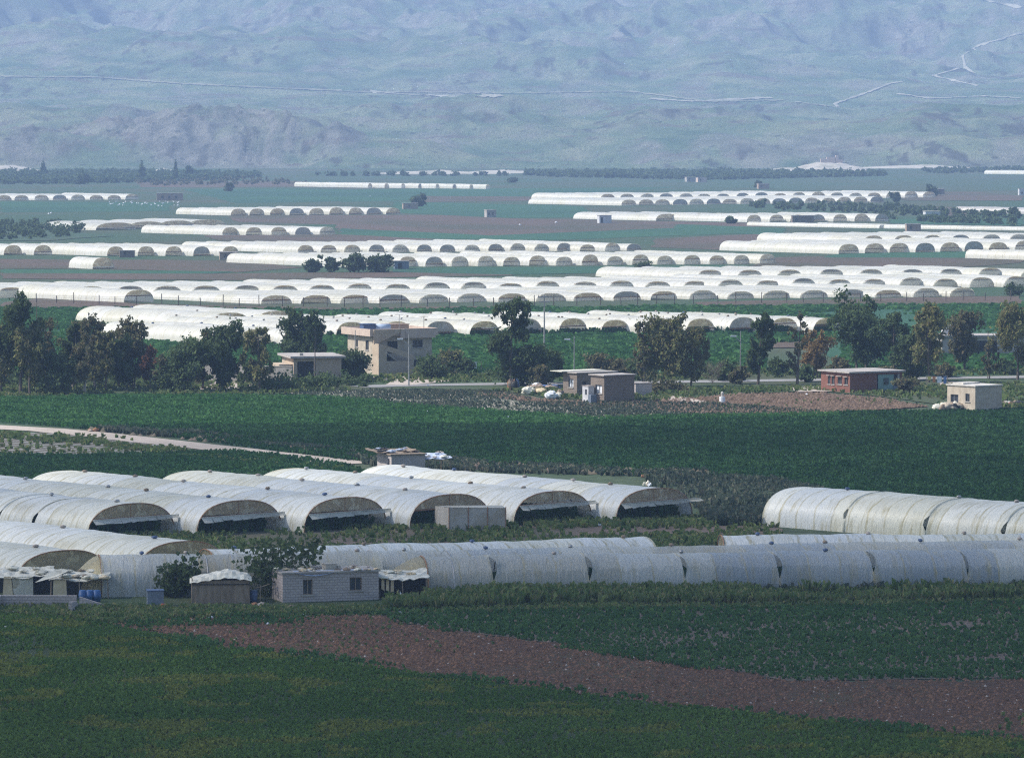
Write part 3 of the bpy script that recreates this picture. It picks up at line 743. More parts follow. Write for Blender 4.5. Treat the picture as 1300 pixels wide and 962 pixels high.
def tunnel(label, loc, rz, w, h, L, group, film='film_far', seed=0, gable=.5, gmat='film_brown', detail=1, slits=(), panel=2.2, flap=False, back='film', ties=0, sag=.02, wave=.03, apron=0):
    t = thing('tunnel_greenhouse', label, 'greenhouse', loc, rz, group)
    part('cover', cover_mesh(w, h, L, seed, panel, sag, slits, 22 if detail > 1 else 12, wave), MT[film], t)
    if gable is not None:
        part('gable', end_panel(w, h, .12, gable*h if gable > 0 else 0), MT[gmat], t)
        if gable > 0:
            xg = w/2*.985*abs(math.cos(math.asin(min(1, gable**(1/.8)))))**.8
            b = MB(); b.tube([(-xg, .1, gable*h), (xg, .1, gable*h)], .07 if detail > 1 else .1, 5)
            if detail > 1: b.tube([(0, .1, gable*h), (0, .1, h*.97)], .035, 4)
            part('cross_bar', b, MT['rust'], t)
    if apron:
        q = MB(); q.poly([(x, -.06, z) for x, z in arch_poly(w, h, 0, 22, .995) if z <= apron*h]); part('lower_sheet', q, MT['film_apron'], t)
    if flap:
        rn = random.Random(seed+5); f = MB(); n = 10; x0, x1 = -xg-.1, xg+rn.uniform(.9, 2.2)
        dn = rn.uniform(.35, .6)
        for i in range(n):
            a, b_ = x0+(x1-x0)*i/n, x0+(x1-x0)*(i+1)/n
            za, zb = [gable*h-.05 - (.28-.22*(q-x0)/(x1-x0))*rn.uniform(.7, 1.3) for q in (a, b_)]
            f.quad((a, -.1, gable*h-.05), (b_, -.1, gable*h-.05), (b_, -.55, zb-.1), (a, -.55-.1*rn.random(), za-.25*dn))
        f.tube([(x0, -.1, gable*h-.02), (x1, -.12, gable*h)], .04, 4)
        part('door_flap', f, MT['film_flap'], t)
    if back: part('end_wall', end_panel(w, h, L-.1, 0), MT[gmat], t)
    if detail > 1:
        for k in range(7): part('hoop', hoop_mb(w*(1 if k == 0 else .975), h*(1 if k == 0 else .97), .02+k*2.0, .045), MT['rust' if k == 0 else 'steel'], t)
    if ties:
        rn = random.Random(seed+9)
        for k in range(ties):
            y = L*(k+.5+rn.uniform(-.3, .3))/ties
            part('ridge_weight', MB().blob((rn.uniform(-.3, .3), y, h*1.02+.06), (.28, .2, .13), seed+k, 5), MT[rn.choice(['steel', 'navy', 'wood', 'stone'])], t, True)
    return t

ORD = ['', 'first', 'second', 'third', 'fourth', 'fifth', 'sixth', 'seventh', 'eighth', 'ninth', 'tenth', 'eleventh', 'twelfth', 'thirteenth', 'fourteenth', 'fifteenth', 'sixteenth', 'seventeenth', 'eighteenth', 'nineteenth', 'twentieth', 'twenty-first', 'twenty-second', 'twenty-third', 'twenty-fourth', 'twenty-fifth', 'twenty-sixth', 'twenty-seventh', 'twenty-eighth', 'twenty-ninth', 'thirtieth']
AX = R(41)      # every row turns its open ends toward front right
def row(a, b, n, L, phrase, group, h=2.5, fill=.98, look='white', **kw):
    A, B = G(*a), G(*b); d = (B-A)
    step = d/(n-1) if n > 1 else d
    perp = abs(step.x*math.cos(AX)+step.y*math.sin(AX)) if n > 1 else kw.pop('pitch', 7)
    kw.pop('pitch', None)
    w = perp*fill; protos = []
    rn = random.Random(int(a[0]*7+a[1]))
    L0 = L
    for i in range(n):
        loc = A+step*i; loc = Vector((loc.x+rn.uniform(-.25, .25), loc.y+rn.uniform(-1.6, 1.6), 0)); loc.z = 0
        lab = f'{look} tunnel greenhouse, ' + (f'{ORD[i+1]} from left in {phrase}' if n > 1 else phrase)
        if len(protos) < 5:
            gk = kw.get('gable', .45); k2 = dict(kw)
            if k2.get('apron') and len(protos) == 4: k2['gmat'] = 'film_apron'
            if gk: k2['gable'] = max(.05, gk + (-.12, .04, .12, -.2, .0)[len(protos)]) if gk < .68 else gk
            if k2.get('apron') and gk < .68: k2['apron'] = k2['apron']*(1, .4, 1.5, .8, 1.9)[len(protos)]
            if n > 4 and len(protos) == 3: k2['gmat'] = 'film_dull'
            protos.append(tunnel(lab, loc, AX+rn.uniform(-.01, .01), w, h, L, group, seed=i*13+n, **k2))
        else:
            copy_tree(rn.choice(protos), loc, AX+rn.uniform(-.01, .01), lab, group, (rn.uniform(.96, 1.02), rn.uniform(.92, 1.06), rn.uniform(.88, 1.10)))

L1 = 37
# near rows -----------------------------------------------------------------
A, B = G(167, 681), G(831, 660)
crop_under = []
for i in range(6):
    loc = A.lerp(B, i/5)
    nm = ['first from left', 'second from left', 'third from left', 'fourth from left', 'fifth from left', 'rightmost']
    sl = [(8.0, .80, .96, .38), (13.5, .82, .95, .22)] if i == 0 else []
    tunnel(f'grey-white open-ended tunnel greenhouse, {nm[i]} in the row behind the bare strip', loc, AX, 9.3, 2.85, L1*(1.02 if i > 2 else 1.15), 'six open-ended tunnels below the crop field', 'film_near', 40+i, (.58, .56, .56, .57, .62, .60)[i], 'film_brown', 2, sl, 2.0, i != 3, 'film', 5, .012, .022)
    d = Vector((-math.sin(AX), math.cos(AX), 0)); nn = Vector((d.y, -d.x, 0))
    poly = [tuple((loc+nn*s*3.4+d*t)[:2]) for s, t in ((-1, .6), (1, .6), (1, 15), (-1, 15))]
    crop_under.append(scatter(poly, .35, .5, AX, seed=60+i))
tufts('greenhouse_crop', np.concatenate(crop_under), .95, .5, MT['crop_dark'], 4, 31, .04, lean=.3, hvar=.5)
# right-hand one beside the weeds
A = G(1012, 663); d = Vector((math.sin(R(46)), -math.cos(R(46)), 0))
tunnel('grey tunnel greenhouse running out of the picture on the right, beside the weeds', A + d*62, R(46), 9.6, 3.2, 62, 'near tunnels', 'film_near', 51, .5, 'film_brown', 2,
       [(62-9.5, .80, .93, .3), (62-18.5, .82, .95, .42), (62-27, .84, .96, .42), (62-33, .86, .96, .3), (62-41, .84, .95, .3)], 2.0, False, 'film', 6, .012, .015)
# the cross-wise tunnels in the foreground
def cross(a, b, label, w, h, seed, slit, film='film_cover', z=0, ties=4, gable=0.0, gm='film_tan'):
    A, B = G(*a), G(*b); L = (B-A).length; rz = math.atan2(-(B-A).x, (B-A).y)
    rn = random.Random(seed)
    sl = [(p, .06+rn.uniform(0, .08), .38+rn.uniform(0, .14), rn.uniform(.16, .42)) for p in np.arange(slit[0], L-2, slit[1])] if slit else ()
    return tunnel(label, A, rz, w, h, L, 'long sidelong tunnels in the foreground', film, seed, gable, gm, 2, sl, 2.45, False, 'film', ties, .018, .03)
cross((536, 749.5), (1420, 737), 'long grey tunnel greenhouse with dark side slits, nearest in the foreground', 7.6, 2.62, 61, (5, 7.35))
cross((126, 752), (480, 747), 'grey tunnel greenhouse directly behind the block shed and sacking hut', 7.6, 2.85, 60, None, ties=4)
cross((470, 738.5), (1420, 721), 'long pale tunnel greenhouse, second back from the foreground slits', 7.0, 2.4, 62, None, ties=9)
cross((262, 738), (820, 721), 'shorter pale tunnel greenhouse ending near the bare strip, third back from foreground', 6.8, 2.5, 63, None, 'film_near', ties=4)
cross((915, 718.5), (1420, 716), 'pale tunnel greenhouse starting at centre right, third back from foreground', 6.8, 2.5, 64, None, 'film_near', ties=4)
# left foreground, open ends to the right
for k, (px, py, ln, lab) in enumerate([(231, 733, 36, 'pale tunnel greenhouse with low brown arched end, behind the small dark tree'),
                                     (80, 741, 30, 'pale tunnel greenhouse with tan arched end, above the tarpaulin porch'),
                                     (-62, 749, 28, 'white tunnel greenhouse cut off by the left picture edge, beside the porch')]):
    tunnel(lab, G(px, py), AX, 8.8, (2.85, 2.6, 2.6)[k], ln, 'tunnels at the left edge of the foreground', 'film_near', 70+k, (.0, .0, .4)[k], 'film_tan', 2, (), 2.0, False, 'film', 3, .012, .02)

for k, (a, b, w_, sd_) in enumerate([((536,749.5),(1340,738.5),2.4,81),((126,752),(480,747),2.4,82)]):
    A, B = G(*a), G(*b); d = (B-A).normalized(); nn = Vector((d.y, -d.x, 0)); A = A+d; B = B-d
    poly = [tuple(q[:2]) for q in (A+nn*w_, B+nn*w_, B-nn*w_, A-nn*w_)]
    tufts('greenhouse_crop', scatter(poly, .45, .6, math.atan2(d.y, d.x), seed=sd_), 1.1, .5, MT['crop_dark'], 4, sd_, .04, lean=.3, hvar=.3)
# middle and far rows -----------------------------------------------------------
row((391, 431), (1050, 422), 13, L1, 'the row just behind the houses and trees', 'tunnels behind the roadside houses', h=2.75, fill=.97, gable=.5, gmat='film_tan', ties=5, film='film_far', detail=1)
row((290, 418), (350, 416), 2, L1*1.02, 'the pair above the left tree belt', 'pair of tunnels above the left trees', h=2.9, gable=.62, gmat='film_brown', ties=2, fill=.98)
row((322, 441), (376, 440), 2, L1, 'the pair behind the garage tree', 'tunnels behind the garage', h=2.8, gable=.6, gmat='film_tan', ties=2)
row((350, 386), (1222, 376), 19, L1, 'the row along the wire fence', 'long front row along the wire fence', h=1.65, fill=1.03, gable=.55, gmat='film_brown', apron=.42)
row((175, 384), (175, 384), 1, L1*1.0, 'open-ended, left of the long fenced row', 'long front row along the wire fence', h=2.5, pitch=7.4, gable=.65, gmat='film_brown')
row((14, 378), (1290, 364), 28, L1, 'second row back from the wire fence', 'second row behind the wire fence', h=2.1, fill=1.03, gable=.78, gmat='film_brown', apron=.80)
row((900, 355.5), (1310, 353), 9, L1*.9, 'third row back from the wire fence', 'third row behind the wire fence', apron=.80, h=2.25, fill=1.03, gable=.78, gmat='film_brown')
row((452, 339), (974, 335), 17, 48, 'the row behind the dark bushes', 'tunnels behind the dark bushes', h=2.4, gable=.45, gmat='film_brown', apron=.28)
row((388, 321), (806, 318.5), 15, 52, 'the row ending above the bushes', 'tunnels above the dark bushes', h=2.1, gable=.45, gmat='film_brown', apron=.45)
row((148, 325), (293, 325), 5, 46, 'the row with small sheds at its doors', 'tunnels beside the small sheds', h=2.5, gable=.3, gmat='film_brown')
row((17, 323.5), (55, 323.5), 2, 33, 'the pair at the left edge past two fields', 'pair of tunnels at the left edge', h=2.6, gable=.25, gmat='film_brown')
row((130, 341.5), (130, 341.5), 1, 10, 'alone on the brown plot', 'lone short tunnel', h=2.7, pitch=6.4, gable=.12, gmat='film_brown')
row((292, 298.5), (415, 298), 5, 42, 'the row in front of brown ploughed soil', 'left middle-distance tunnels', h=2.4, gable=.35, gmat='film_brown', apron=.3)
row((148, 292), (262, 288), 4, 30, 'the row above the left orchard', 'tunnels above the left orchard', h=2.4, gable=.35, gmat='film_brown')
row((302, 273.5), (500, 272), 9, 34, 'the brown-ended row left of the small hut', 'brown-ended tunnels left of the hut', h=2.5, gable=.05, gmat='film_brown')
row((5, 254.5), (168, 253.5), 8, 54, 'the row at far left before the tree band', 'far left tunnels', h=2.3, gable=.5, gmat='film_brown', apron=.3)
row((470, 238.5), (620, 240), 8, 62, 'the thin far row at centre left', 'thin far row at centre left', h=2.4, gable=.5, gmat='film_brown', apron=.4)
row((798, 261), (1113, 257), 16, 58, 'the long far row at centre right', 'long far row at centre right', h=2.4, gable=.4, gmat='film_brown', apron=.35)
row((772, 254), (1180, 251), 18, 46, 'the row behind the long far right row', 'second long far row at centre right', h=2.7, gable=.6, gmat='film_brown', apron=.6)
row((846, 280), (928, 279.5), 3, 44, 'the trio beside the small pale hut', 'trio beside the pale hut', h=2.4, gable=.4, gmat='film_brown')
row((958, 282), (1120, 281), 7, 40, 'the row of open ends above the low sheets', 'open-ended tunnels above the low sheets', h=2.5, gable=.5, gmat='film_brown')
row((1078, 322), (1330, 318), 9, 46, 'the front row at right beyond the brown plot', 'right-hand middle-distance tunnels', h=2.6, gable=.4, gmat='film_brown')
row((1110, 310), (1330, 308), 7, 44, 'the back row at right beyond the brown plot', 'right-hand tunnels behind', h=2.5, gable=.6, gmat='film_brown', apron=.6)
row((1372, 332), (1402, 332), 2, 38, 'the pair cut by the right edge', 'tunnels cut by the right edge', h=2.3, gable=.5)
row((1325, 272), (1350, 272), 2, 44, 'the dull pair at far right', 'dull tunnels at far right', h=2.3, gable=.5, film='film_dull', look='dull grey')
row((1345, 222), (1362, 222), 2, 62, 'the farthest pair at the right edge', 'farthest tunnels at the right edge', h=2.5, gable=.5)
# very low sheets laid side by side
for k, (a, b) in enumerate([((952, 286.5), (1120, 290)), ((1040, 287.5), (1220, 291.5)), ((1125, 290), (1345, 293.5))]):
    A, B = G(*a), G(*b); L = (B-A).length
    t = thing('low_cloche', f'low white plastic cloche, {ORD[k+1]} from left in the thin line below the open ends', 'cloche', A, math.atan2(-(B-A).x, (B-A).y), 'low cloches')
    part('cover', cover_mesh(3.2, 1.3, L, k, 3, .02, (), 8), MT['film_far'], t)
    part('end_wall', end_panel(3.2, 1.3, .05), MT['film_far'], t)

# crop seen inside the row behind the houses
cu = []
for i in range(13):
    loc = G(391, 431).lerp(G(1050, 422), i/12); d = Vector((-math.sin(AX), math.cos(AX), 0)); nn = Vector((d.y, -d.x, 0))
    cu.append(scatter([tuple((loc+nn*s*3.2+d*t)[:2]) for s, t in ((-1, .6), (1, .6), (1, 8), (-1, 8))], .6, .7, AX, seed=90+i))
tufts('greenhouse_crop', np.concatenate(cu), 1.0, .8, MT['crop_dark'], 3, 33, .04, lean=.3)

# ------------------------------------------------------------------ trees
def crown_np(name, clumps, leaves, size, seed, droop=.3, mat=None, stretch=1.0, spray=.33):
    """clumps: list of (centre, radii); many small leaf faces in each"""
    rg = np.random.default_rng(seed); C = np.array([c for c, r in clumps]); Rr = np.array([r for c, r in clumps])
    vol = Rr.prod(1)**.75; k = rg.choice(len(C), leaves, p=vol/vol.sum())
    # ragged: every clump breaks into small sprays with gaps between
    sub = rg.normal(size=(len(C), 7, 3))*.50
    j = rg.integers(0, 7, leaves)
    P = C[k] + (sub[k, j] + rg.normal(size=(leaves, 3))*spray)*Rr[k]
    P[:, 2] = np.maximum(P[:, 2], .25)
    a = rg.normal(size=(leaves, 3)); a[:, 2] *= .6; a /= np.linalg.norm(a, axis=1)[:, None]
    b = rg.normal(size=(leaves, 3)); b[:, 2] -= droop*3
    b -= a*(a*b).sum(1)[:, None]; b /= np.linalg.norm(b, axis=1)[:, None]
    s = size*rg.uniform(.5, 1.4, leaves)[:, None]; a = a*s*.5; b = b*s*.5*stretch
    V = np.stack([P-a-b, P+a-b, P+a*.7+b, P-a*.7+b], 1).reshape(-1, 3)
    me = mesh_np(name, V, np.arange(len(V)).reshape(-1, 4)); return me

def tree_data(kind, H, Wd, seed):
    """returns trunk MB, crown clumps"""
    rn = random.Random(seed); tr = MB(); cl = []; tips = []
    lean = rn.uniform(-.06, .06)*H
    if kind in ('euc', 'dense', 'sparse', 'bare', 'fig'):
        base_h = {'euc': .27, 'dense': .14, 'sparse': .2, 'bare': .12, 'fig': .15}[kind]*H
        nst = rn.choice([1, 1, 2]) if kind != 'fig' else 4
        if kind == 'bare': nst = 3
        for sidx in range(nst):
            dx, dy = (rn.uniform(-.12, .12)*Wd*(nst > 1)*1.6, rn.uniform(-.1, .1)*Wd*(nst > 1))
            top = Vector((lean+dx*1.6, dy*1.6, H*rn.uniform(.82, .93)))
            if kind in ('dense', 'fig'): top.z = H*.7
            p0 = Vector((dx*.25, dy*.25, -.1)); n = 6; pts = []; r0 = H*.021/(nst**.5)
            for i in range(n+1):
                t = i/n; p = p0.lerp(top, t) + Vector((rn.uniform(-1, 1), rn.uniform(-1, 1), 0))*Wd*.035*(t*(1.2-t)*2)
                pts.append(p)
            tr.tube(pts, [r0*(1-.8*i/n) for i in range(n+1)], 6)
            nl = {'euc': 11, 'dense': 10, 'sparse': 11, 'bare': 16, 'fig': 9}[kind]
            for j in range(nl):
                t = base_h/H + (1-base_h/H)*(j+rn.random()*.7)/nl; t = min(t, .97)
                i = min(int(t*n), n-1); q = pts[i].lerp(pts[i+1], t*n-i)
                ang = rn.uniform(0, 6.283)
                # envelope
                tt = (t-base_h/H)/(1-base_h/H)
                env = {'euc': .55+.75*math.sin(math.pi*min(1, tt*.85+.12)), 'dense': 1.1*math.sin(math.pi*(tt*.7+.22)), 'sparse': .5+.7*math.sin(math.pi*(tt*.8+.15)), 'bare': .6+.6*math.sin(math.pi*(tt*.8+.1)), 'fig': 1.0}[kind]
                ln = Wd*.5*env*rn.uniform(.45, .95); up = rn.uniform(.25, .75)*ln + (.25*ln if kind == 'bare' else 0)
                e = q + Vector((math.cos(ang)*ln, math.sin(ang)*ln*.9, up)); e.z = min(e.z, H*.97)
                mid = q.lerp(e, .5)+Vector((0, 0, -.06*ln)); rr = r0*(1-.75*t)*.55
                tr.tube([q, mid, e], [rr, rr*.65, rr*.25], 4, False)
                tips.append((e, ln, tt)); tips.append((mid, ln*.8, tt))
                if kind == 'bare':
                    for b in range(9):
                        s = q.lerp(e, rn.uniform(.3, 1)); f = s+Vector((rn.uniform(-.45, .45)*ln, rn.uniform(-.45, .45)*ln, rn.uniform(.0, .6)*ln))
                        tr.tube([s, s.lerp(f, .5)+Vector((0, 0, .05)), f], [rr*.4, rr*.3, rr*.15], 3, False)
                        for c_ in range(2):
                            g_ = s.lerp(f, rn.uniform(.4, 1)); f2 = g_+Vector((rn.uniform(-.25, .25)*ln, rn.uniform(-.25, .25)*ln, rn.uniform(-.05, .35)*ln)); tr.tube([g_, f2], [rr*.25, rr*.12], 3, False)
            tips.append((top, Wd*.3, 1.0))
        for e, ln, tt in tips:
            k = {'euc': .17, 'dense': .22, 'sparse': .12, 'bare': .1, 'fig': .2}[kind]*Wd*rn.uniform(.6, 1.25)*(1-.3*tt)
            c = e + Vector((rn.uniform(-.3, .3)*k, rn.uniform(-.3, .3)*k, rn.uniform(-.5, .3)*k))
            cl.append(((c.x, c.y, max(c.z, k*.6)), (k, k, k*{'euc': 1.25, 'dense': .8, 'sparse': 1.3, 'bare': 1, 'fig': .9}[kind])))
    elif kind == 'cypress':
        tr.tube([(0, 0, -.1), (0, 0, H*.95)], [H*.02, H*.003], 6)
        for i in range(12):
            t = i/11; k = Wd*.5*(.35+.75*math.sin(math.pi*(t*.8+.12)))*(1-t*.55)
            cl.append(((rn.uniform(-.05, .05), rn.uniform(-.05, .05), H*(.06+.9*t)), (k, k, H*.06)))
    elif kind == 'pine':
        tr.tube([(0, 0, -.1), (0, 0, H*.97)], [H*.022, H*.003], 6)
        for i in range(12):
            t = i/11; k = Wd*.5*(1-t*.88)
            for j in range(5):
                a = rn.uniform(0, 6.28); cl.append(((math.cos(a)*k*.6, math.sin(a)*k*.6, H*(.1+.86*t)+rn.uniform(-.3, .3)), (k*.45, k*.45, H*.045)))
    elif kind == 'bush':
        for i in range(12):
            a = rn.uniform(0, 6.28); r = rn.uniform(0, .38)*Wd; k = Wd*rn.uniform(.12, .22); z = rn.uniform(.2, .8)*H*(1-(r/Wd)**2)
            cl.append(((math.cos(a)*r, math.sin(a)*r, z), (k, k, k*.7)))
            tr.tube([(0, 0, -.05), (math.cos(a)*r*.5, math.sin(a)*r*.5, z*.6), (math.cos(a)*r, math.sin(a)*r, z)], [.06, .04, .02], 4, False)
    return tr, cl

def tree(name, label, cat, px, py, top, wpx, kind, leaf, bark='bark', n=2600, size=.34, group=None, seed=0, droop=.3, stretch=1.2, loc=None):
    loc = loc or G(px, py); s = FPX/loc.y; H = (py-top)/s; Wd = wpx/s
    t = thing(name, label, cat, loc, 0, group)
    tr, cl = tree_data(kind, H, Wd, seed or int(px*3+py))
    part('trunk' if kind != 'bush' else 'stems', tr, MT[bark], t)
    if n:
        part('crown' if kind != 'bush' else 'foliage', crown_np('crown', cl, n, size, seed or int(px*5), droop, None, stretch), MT[leaf], t)
    return t

gL = 'roadside trees in the left belt'; gR = 'roadside trees right of the houses'
T = [
 ('eucalyptus_tree','tallest dark eucalyptus at the left picture edge','tree',26,500,373,58,'euc','leaf_dark',5200,gL),
 ('eucalyptus_tree','olive eucalyptus cut by the left picture edge, with browning leaves','tree',2,499,412,46,'euc','leaf_olive',3600,gL),
 ('eucalyptus_tree','olive-green tree in front of the tall leftmost eucalyptus','tree',38,501,416,36,'euc','leaf_olive',2600,gL),
 ('casuarina_tree','thin reddish-topped tree right of the tall leftmost eucalyptus','tree',60,496,398,30,'sparse','leaf_brown',1200,gL),
 ('eucalyptus_tree','low broad dark tree filling the left belt right of the reddish one','tree',72,501,436,40,'dense','leaf_green',3000,gL),
 ('casuarina_tree','dark casuarina left of the pale-trunked tree','tree',92,495,402,30,'euc','leaf_dark',2600,gL),
 ('casuarina_tree','sparse brownish tree with a tall pale trunk in the left belt','tree',107,501,398,36,'sparse','leaf_brown',1500,gL),
 ('casuarina_tree','dark tree directly right of the pale trunk','tree',122,494,399,30,'euc','leaf_brown',2400,gL),
 ('casuarina_tree','narrow yellow-olive topped tree in the left belt','tree',134,497,414,27,'euc','leaf_olive',2300,gL),
 ('casuarina_tree','dark bushy tree right of the yellow-olive top','tree',152,496,424,34,'euc','leaf_dark',3000,gL),
 ('casuarina_tree','brown-topped tree below the white tunnel end in the left belt','tree',170,494,404,36,'euc','leaf_brown',2800,gL),
 ('casuarina_tree','small rust-red tree left of the rounded dense green tree','tree',191,495,438,20,'euc','leaf_rust',1000,gL),
 ('casuarina_tree','slim pale-trunked brown tree beside the rust-red tree','tree',203,497,448,20,'sparse','leaf_brown',800,gL),
 ('ficus_tree','rounded dense green tree at the right of the left belt','tree',224,497,412,52,'dense','leaf_green',5200,gL),
 ('casuarina_tree','sparse brown tree between two dense trees before the pale yard','tree',257,495,415,30,'sparse','leaf_brown',1900,gL),
 ('ficus_tree','dark twin-stemmed tree in front of the pale dirt yard','tree',283,496,411,48,'euc','leaf_dark',4600,gL),
 ('casuarina_tree','small dark tree beside the left end of the garage wall','tree',313,488,452,20,'dense','leaf_dark',900,gL),
 ('casuarina_tree','thin olive tree standing alone left of the garage','tree',330,498,409,36,'sparse','leaf_olive',2000,gL),
 ('casuarina_tree','dark twin-lobed tree rising behind the garage roof','tree',380,466,395,48,'euc','leaf_dark',4200,None),
 ('casuarina_tree','narrow dark tree at the right of the garage roof','tree',401,470,396,24,'euc','leaf_dark',1700,None),
 ('ficus_tree','round dark clipped tree between garage and two-storey house','tree',442,482,441,44,'dense','leaf_dark',3600,None),
 ('eucalyptus_tree','tall dark eucalyptus left of the grey block house','tree',648,491,370,46,'euc','leaf_dark',4200,gR),
 ('eucalyptus_tree','broad low dark tree at the foot of the tall eucalyptus','tree',664,490,432,62,'dense','leaf_dark',4600,gR),
 ('eucalyptus_tree','dark bushy tree behind the lamp post by the block house','tree',700,487,430,36,'dense','leaf_dark',2600,gR),
 ('casuarina_tree','large brown-olive tree behind the block house, right side','tree',838,492,397,56,'euc','leaf_olive',4400,gR),
 ('casuarina_tree','thin brown tree leaning at the left of the large olive one','tree',818,492,402,24,'sparse','leaf_brown',900,gR),
 ('casuarina_tree','rounded brown-green tree beside the thin white pole','tree',877,492,411,40,'euc','leaf_olive',3600,gR),
 ('casuarina_tree','dark leaning narrow tree left of the sparse dead tree','tree',962,489,391,34,'euc','leaf_dark',2500,gR),
 ('casuarina_tree','sparse half-dead tree leaning left of the orange-leaved tree','tree',1012,489,386,26,'sparse','leaf_brown',800,gR),
 ('casuarina_tree','small orange-leaved tree left of the large green one','tree',1036,480,417,30,'euc','leaf_orange',1600,gR),
 ('eucalyptus_tree','largest broad green tree behind the red brick house','tree',1088,474,382,74,'euc','leaf_green',7000,gR),
 ('eucalyptus_tree','green tree right of the largest one, behind the bare tree','tree',1135,478,397,44,'euc','leaf_green',3600,gR),
 ('eucalyptus_tree','dark tree left of the olive tree by the road','tree',1155,484,405,44,'dense','leaf_dark',3600,gR),
 ('eucalyptus_tree','olive-yellow tall tree above the laundry line','tree',1180,486,381,42,'euc','leaf_olive',3400,gR),
 ('casuarina_tree','dark brown oval tree in front of the long low building','tree',1225,473,391,42,'euc','leaf_brown',3600,gR),
 ('casuarina_tree','sparse twiggy tree between the oval tree and right edge','tree',1256,482,430,28,'sparse','leaf_brown',600,gR),
 ('eucalyptus_tree','olive tree with open crown at the right picture edge','tree',1292,483,386,58,'euc','leaf_olive',3200,gR),
]
for (nm, lab, cat, px, py, tp, wp, kd, lf, n, gr) in T:
    if gr == gL: wp *= 1.18; n = n*1.15
    tree(nm, lab, cat, px, py, tp, wp, kd, lf, 'palebark' if 'pale' in lab and 'yard' not in lab else 'bark', int(n*1.5), .235 if kd != 'sparse' else .2, gr, 0, .5 if kd != 'dense' else .1, 1.5 if kd != 'dense' else 1.0)
tree('bare_tree', 'leafless grey-brown tree with fine twigs behind the red brick house', 'tree', 1098, 471, 410, 62, 'bare', 'twig', 'twig', 0, .2, gR)
tree('bare_shrub', 'leafless twiggy shrub right of the block house lean-to', 'shrub', 905, 488, 462, 34, 'bare', 'twig', 'twig', 0, .2, None, 5)
B_ = [
 (545,482,446,50,'leaf_green','dark shrub nearest the two-storey house'), (568,474,436,46,'leaf_olive','bright olive shrub beside the two-storey house'),
 (573,474,452,34,'leaf_dark','grey-green shrub behind the street lamp'), (590,476,455,26,'leaf_dark','small dark shrub left of the white laundry'),
 (552,478,462,60,'leaf_brown','low brownish shrub between lamp and two-storey house'),
 (688,492,460,32,'leaf_brown','brown twiggy shrub left of the block house'), (760,480,446,50,'leaf_brown','brown-grey shrub mass behind the block house roof'),
 (790,482,450,46,'leaf_brown','brown-grey shrub right behind the block house'), (812,484,455,36,'leaf_green','green shrub below the large olive tree'),
 (915,484,452,40,'leaf_green','green shrub left of the leaning dark tree'), (940,488,462,30,'leaf_brown','low brown shrub at the foot of the leaning tree'),
 (988,476,455,34,'leaf_dark','dark round shrub between leaning and half-dead trees'), (1022,486,462,26,'leaf_green','green shrub below the orange-leaved tree'),
 (1065,476,450,36,'leaf_brown','brown shrub left of the leafless tree'), (1125,486,460,34,'leaf_brown','brown shrub behind the red house roof end'),
 (1150,500,478,40,'leaf_brown','dry brushwood right of the red brick house'),(1200,480,460,30,'leaf_brown','brownish shrub left of the oval tree'),
 (1275,476,455,30,'leaf_green','green shrub under the right edge tree'), (845,499,484,66,'leaf_brown','low dry brush pile right of the block house'),
 (345,497,480,60,'leaf_green','low green weedy mound left of the garage door'), (400,494,482,64,'leaf_green','low green weedy mound before the garage door'),
 (1283,376,361,30,'leaf_dark','dark bush at the right end of the wire fence'), (818,345,333,30,'leaf_dark','low dark bush in front of the open tunnel ends'),
]
for k, (px, py, tp, wp, lf, lab) in enumerate(B_):
    tree('shrub', lab, 'shrub', px, py, tp, wp, 'bush', lf, 'bark', 1500, .28, 'shrubs in the roadside belt' if py > 400 else None, 300+k, .1, 1)
for k, (px, wp, tp, lab) in enumerate([(397, 24, 327, 'leftmost dark tree in the clump before the white tunnels'), (421, 22, 324, 'second dark tree from left in the clump before the tunnels'), (450, 30, 320, 'tallest dark tree in the clump before the tunnels'), (482, 34, 322, 'rightmost dark tree in the clump before the tunnels')]):
    tree('carob_tree', lab, 'tree', px, 346, tp, wp, 'dense', 'leaf_dark', 'bark', 1500, .45, 'clump of dark trees before the tunnels', 400+k, .1, 1)
# foreground fig-like trees with large leaves
tree('fig_tree', 'small dark broad-leaved tree left of the brown sacking hut', 'tree', 222, 757, 706, 50, 'fig', 'leaf_dark', 'palebark', 1100, .28, None, 501, .2, 1)
tree('fig_tree', 'low dark broad-leaved bush beside the blue-grey tank', 'shrub', 198, 755, 733, 34, 'bush', 'leaf_dark', 'palebark', 500, .25, None, 502, .2, 1)
tree('fig_tree', 'wide broad-leaved tree rising behind the block shed roof', 'tree', 356, 757.5, 672, 92, 'fig', 'leaf_dark', 'palebark', 1300, .27, None, 503, .2, 1)
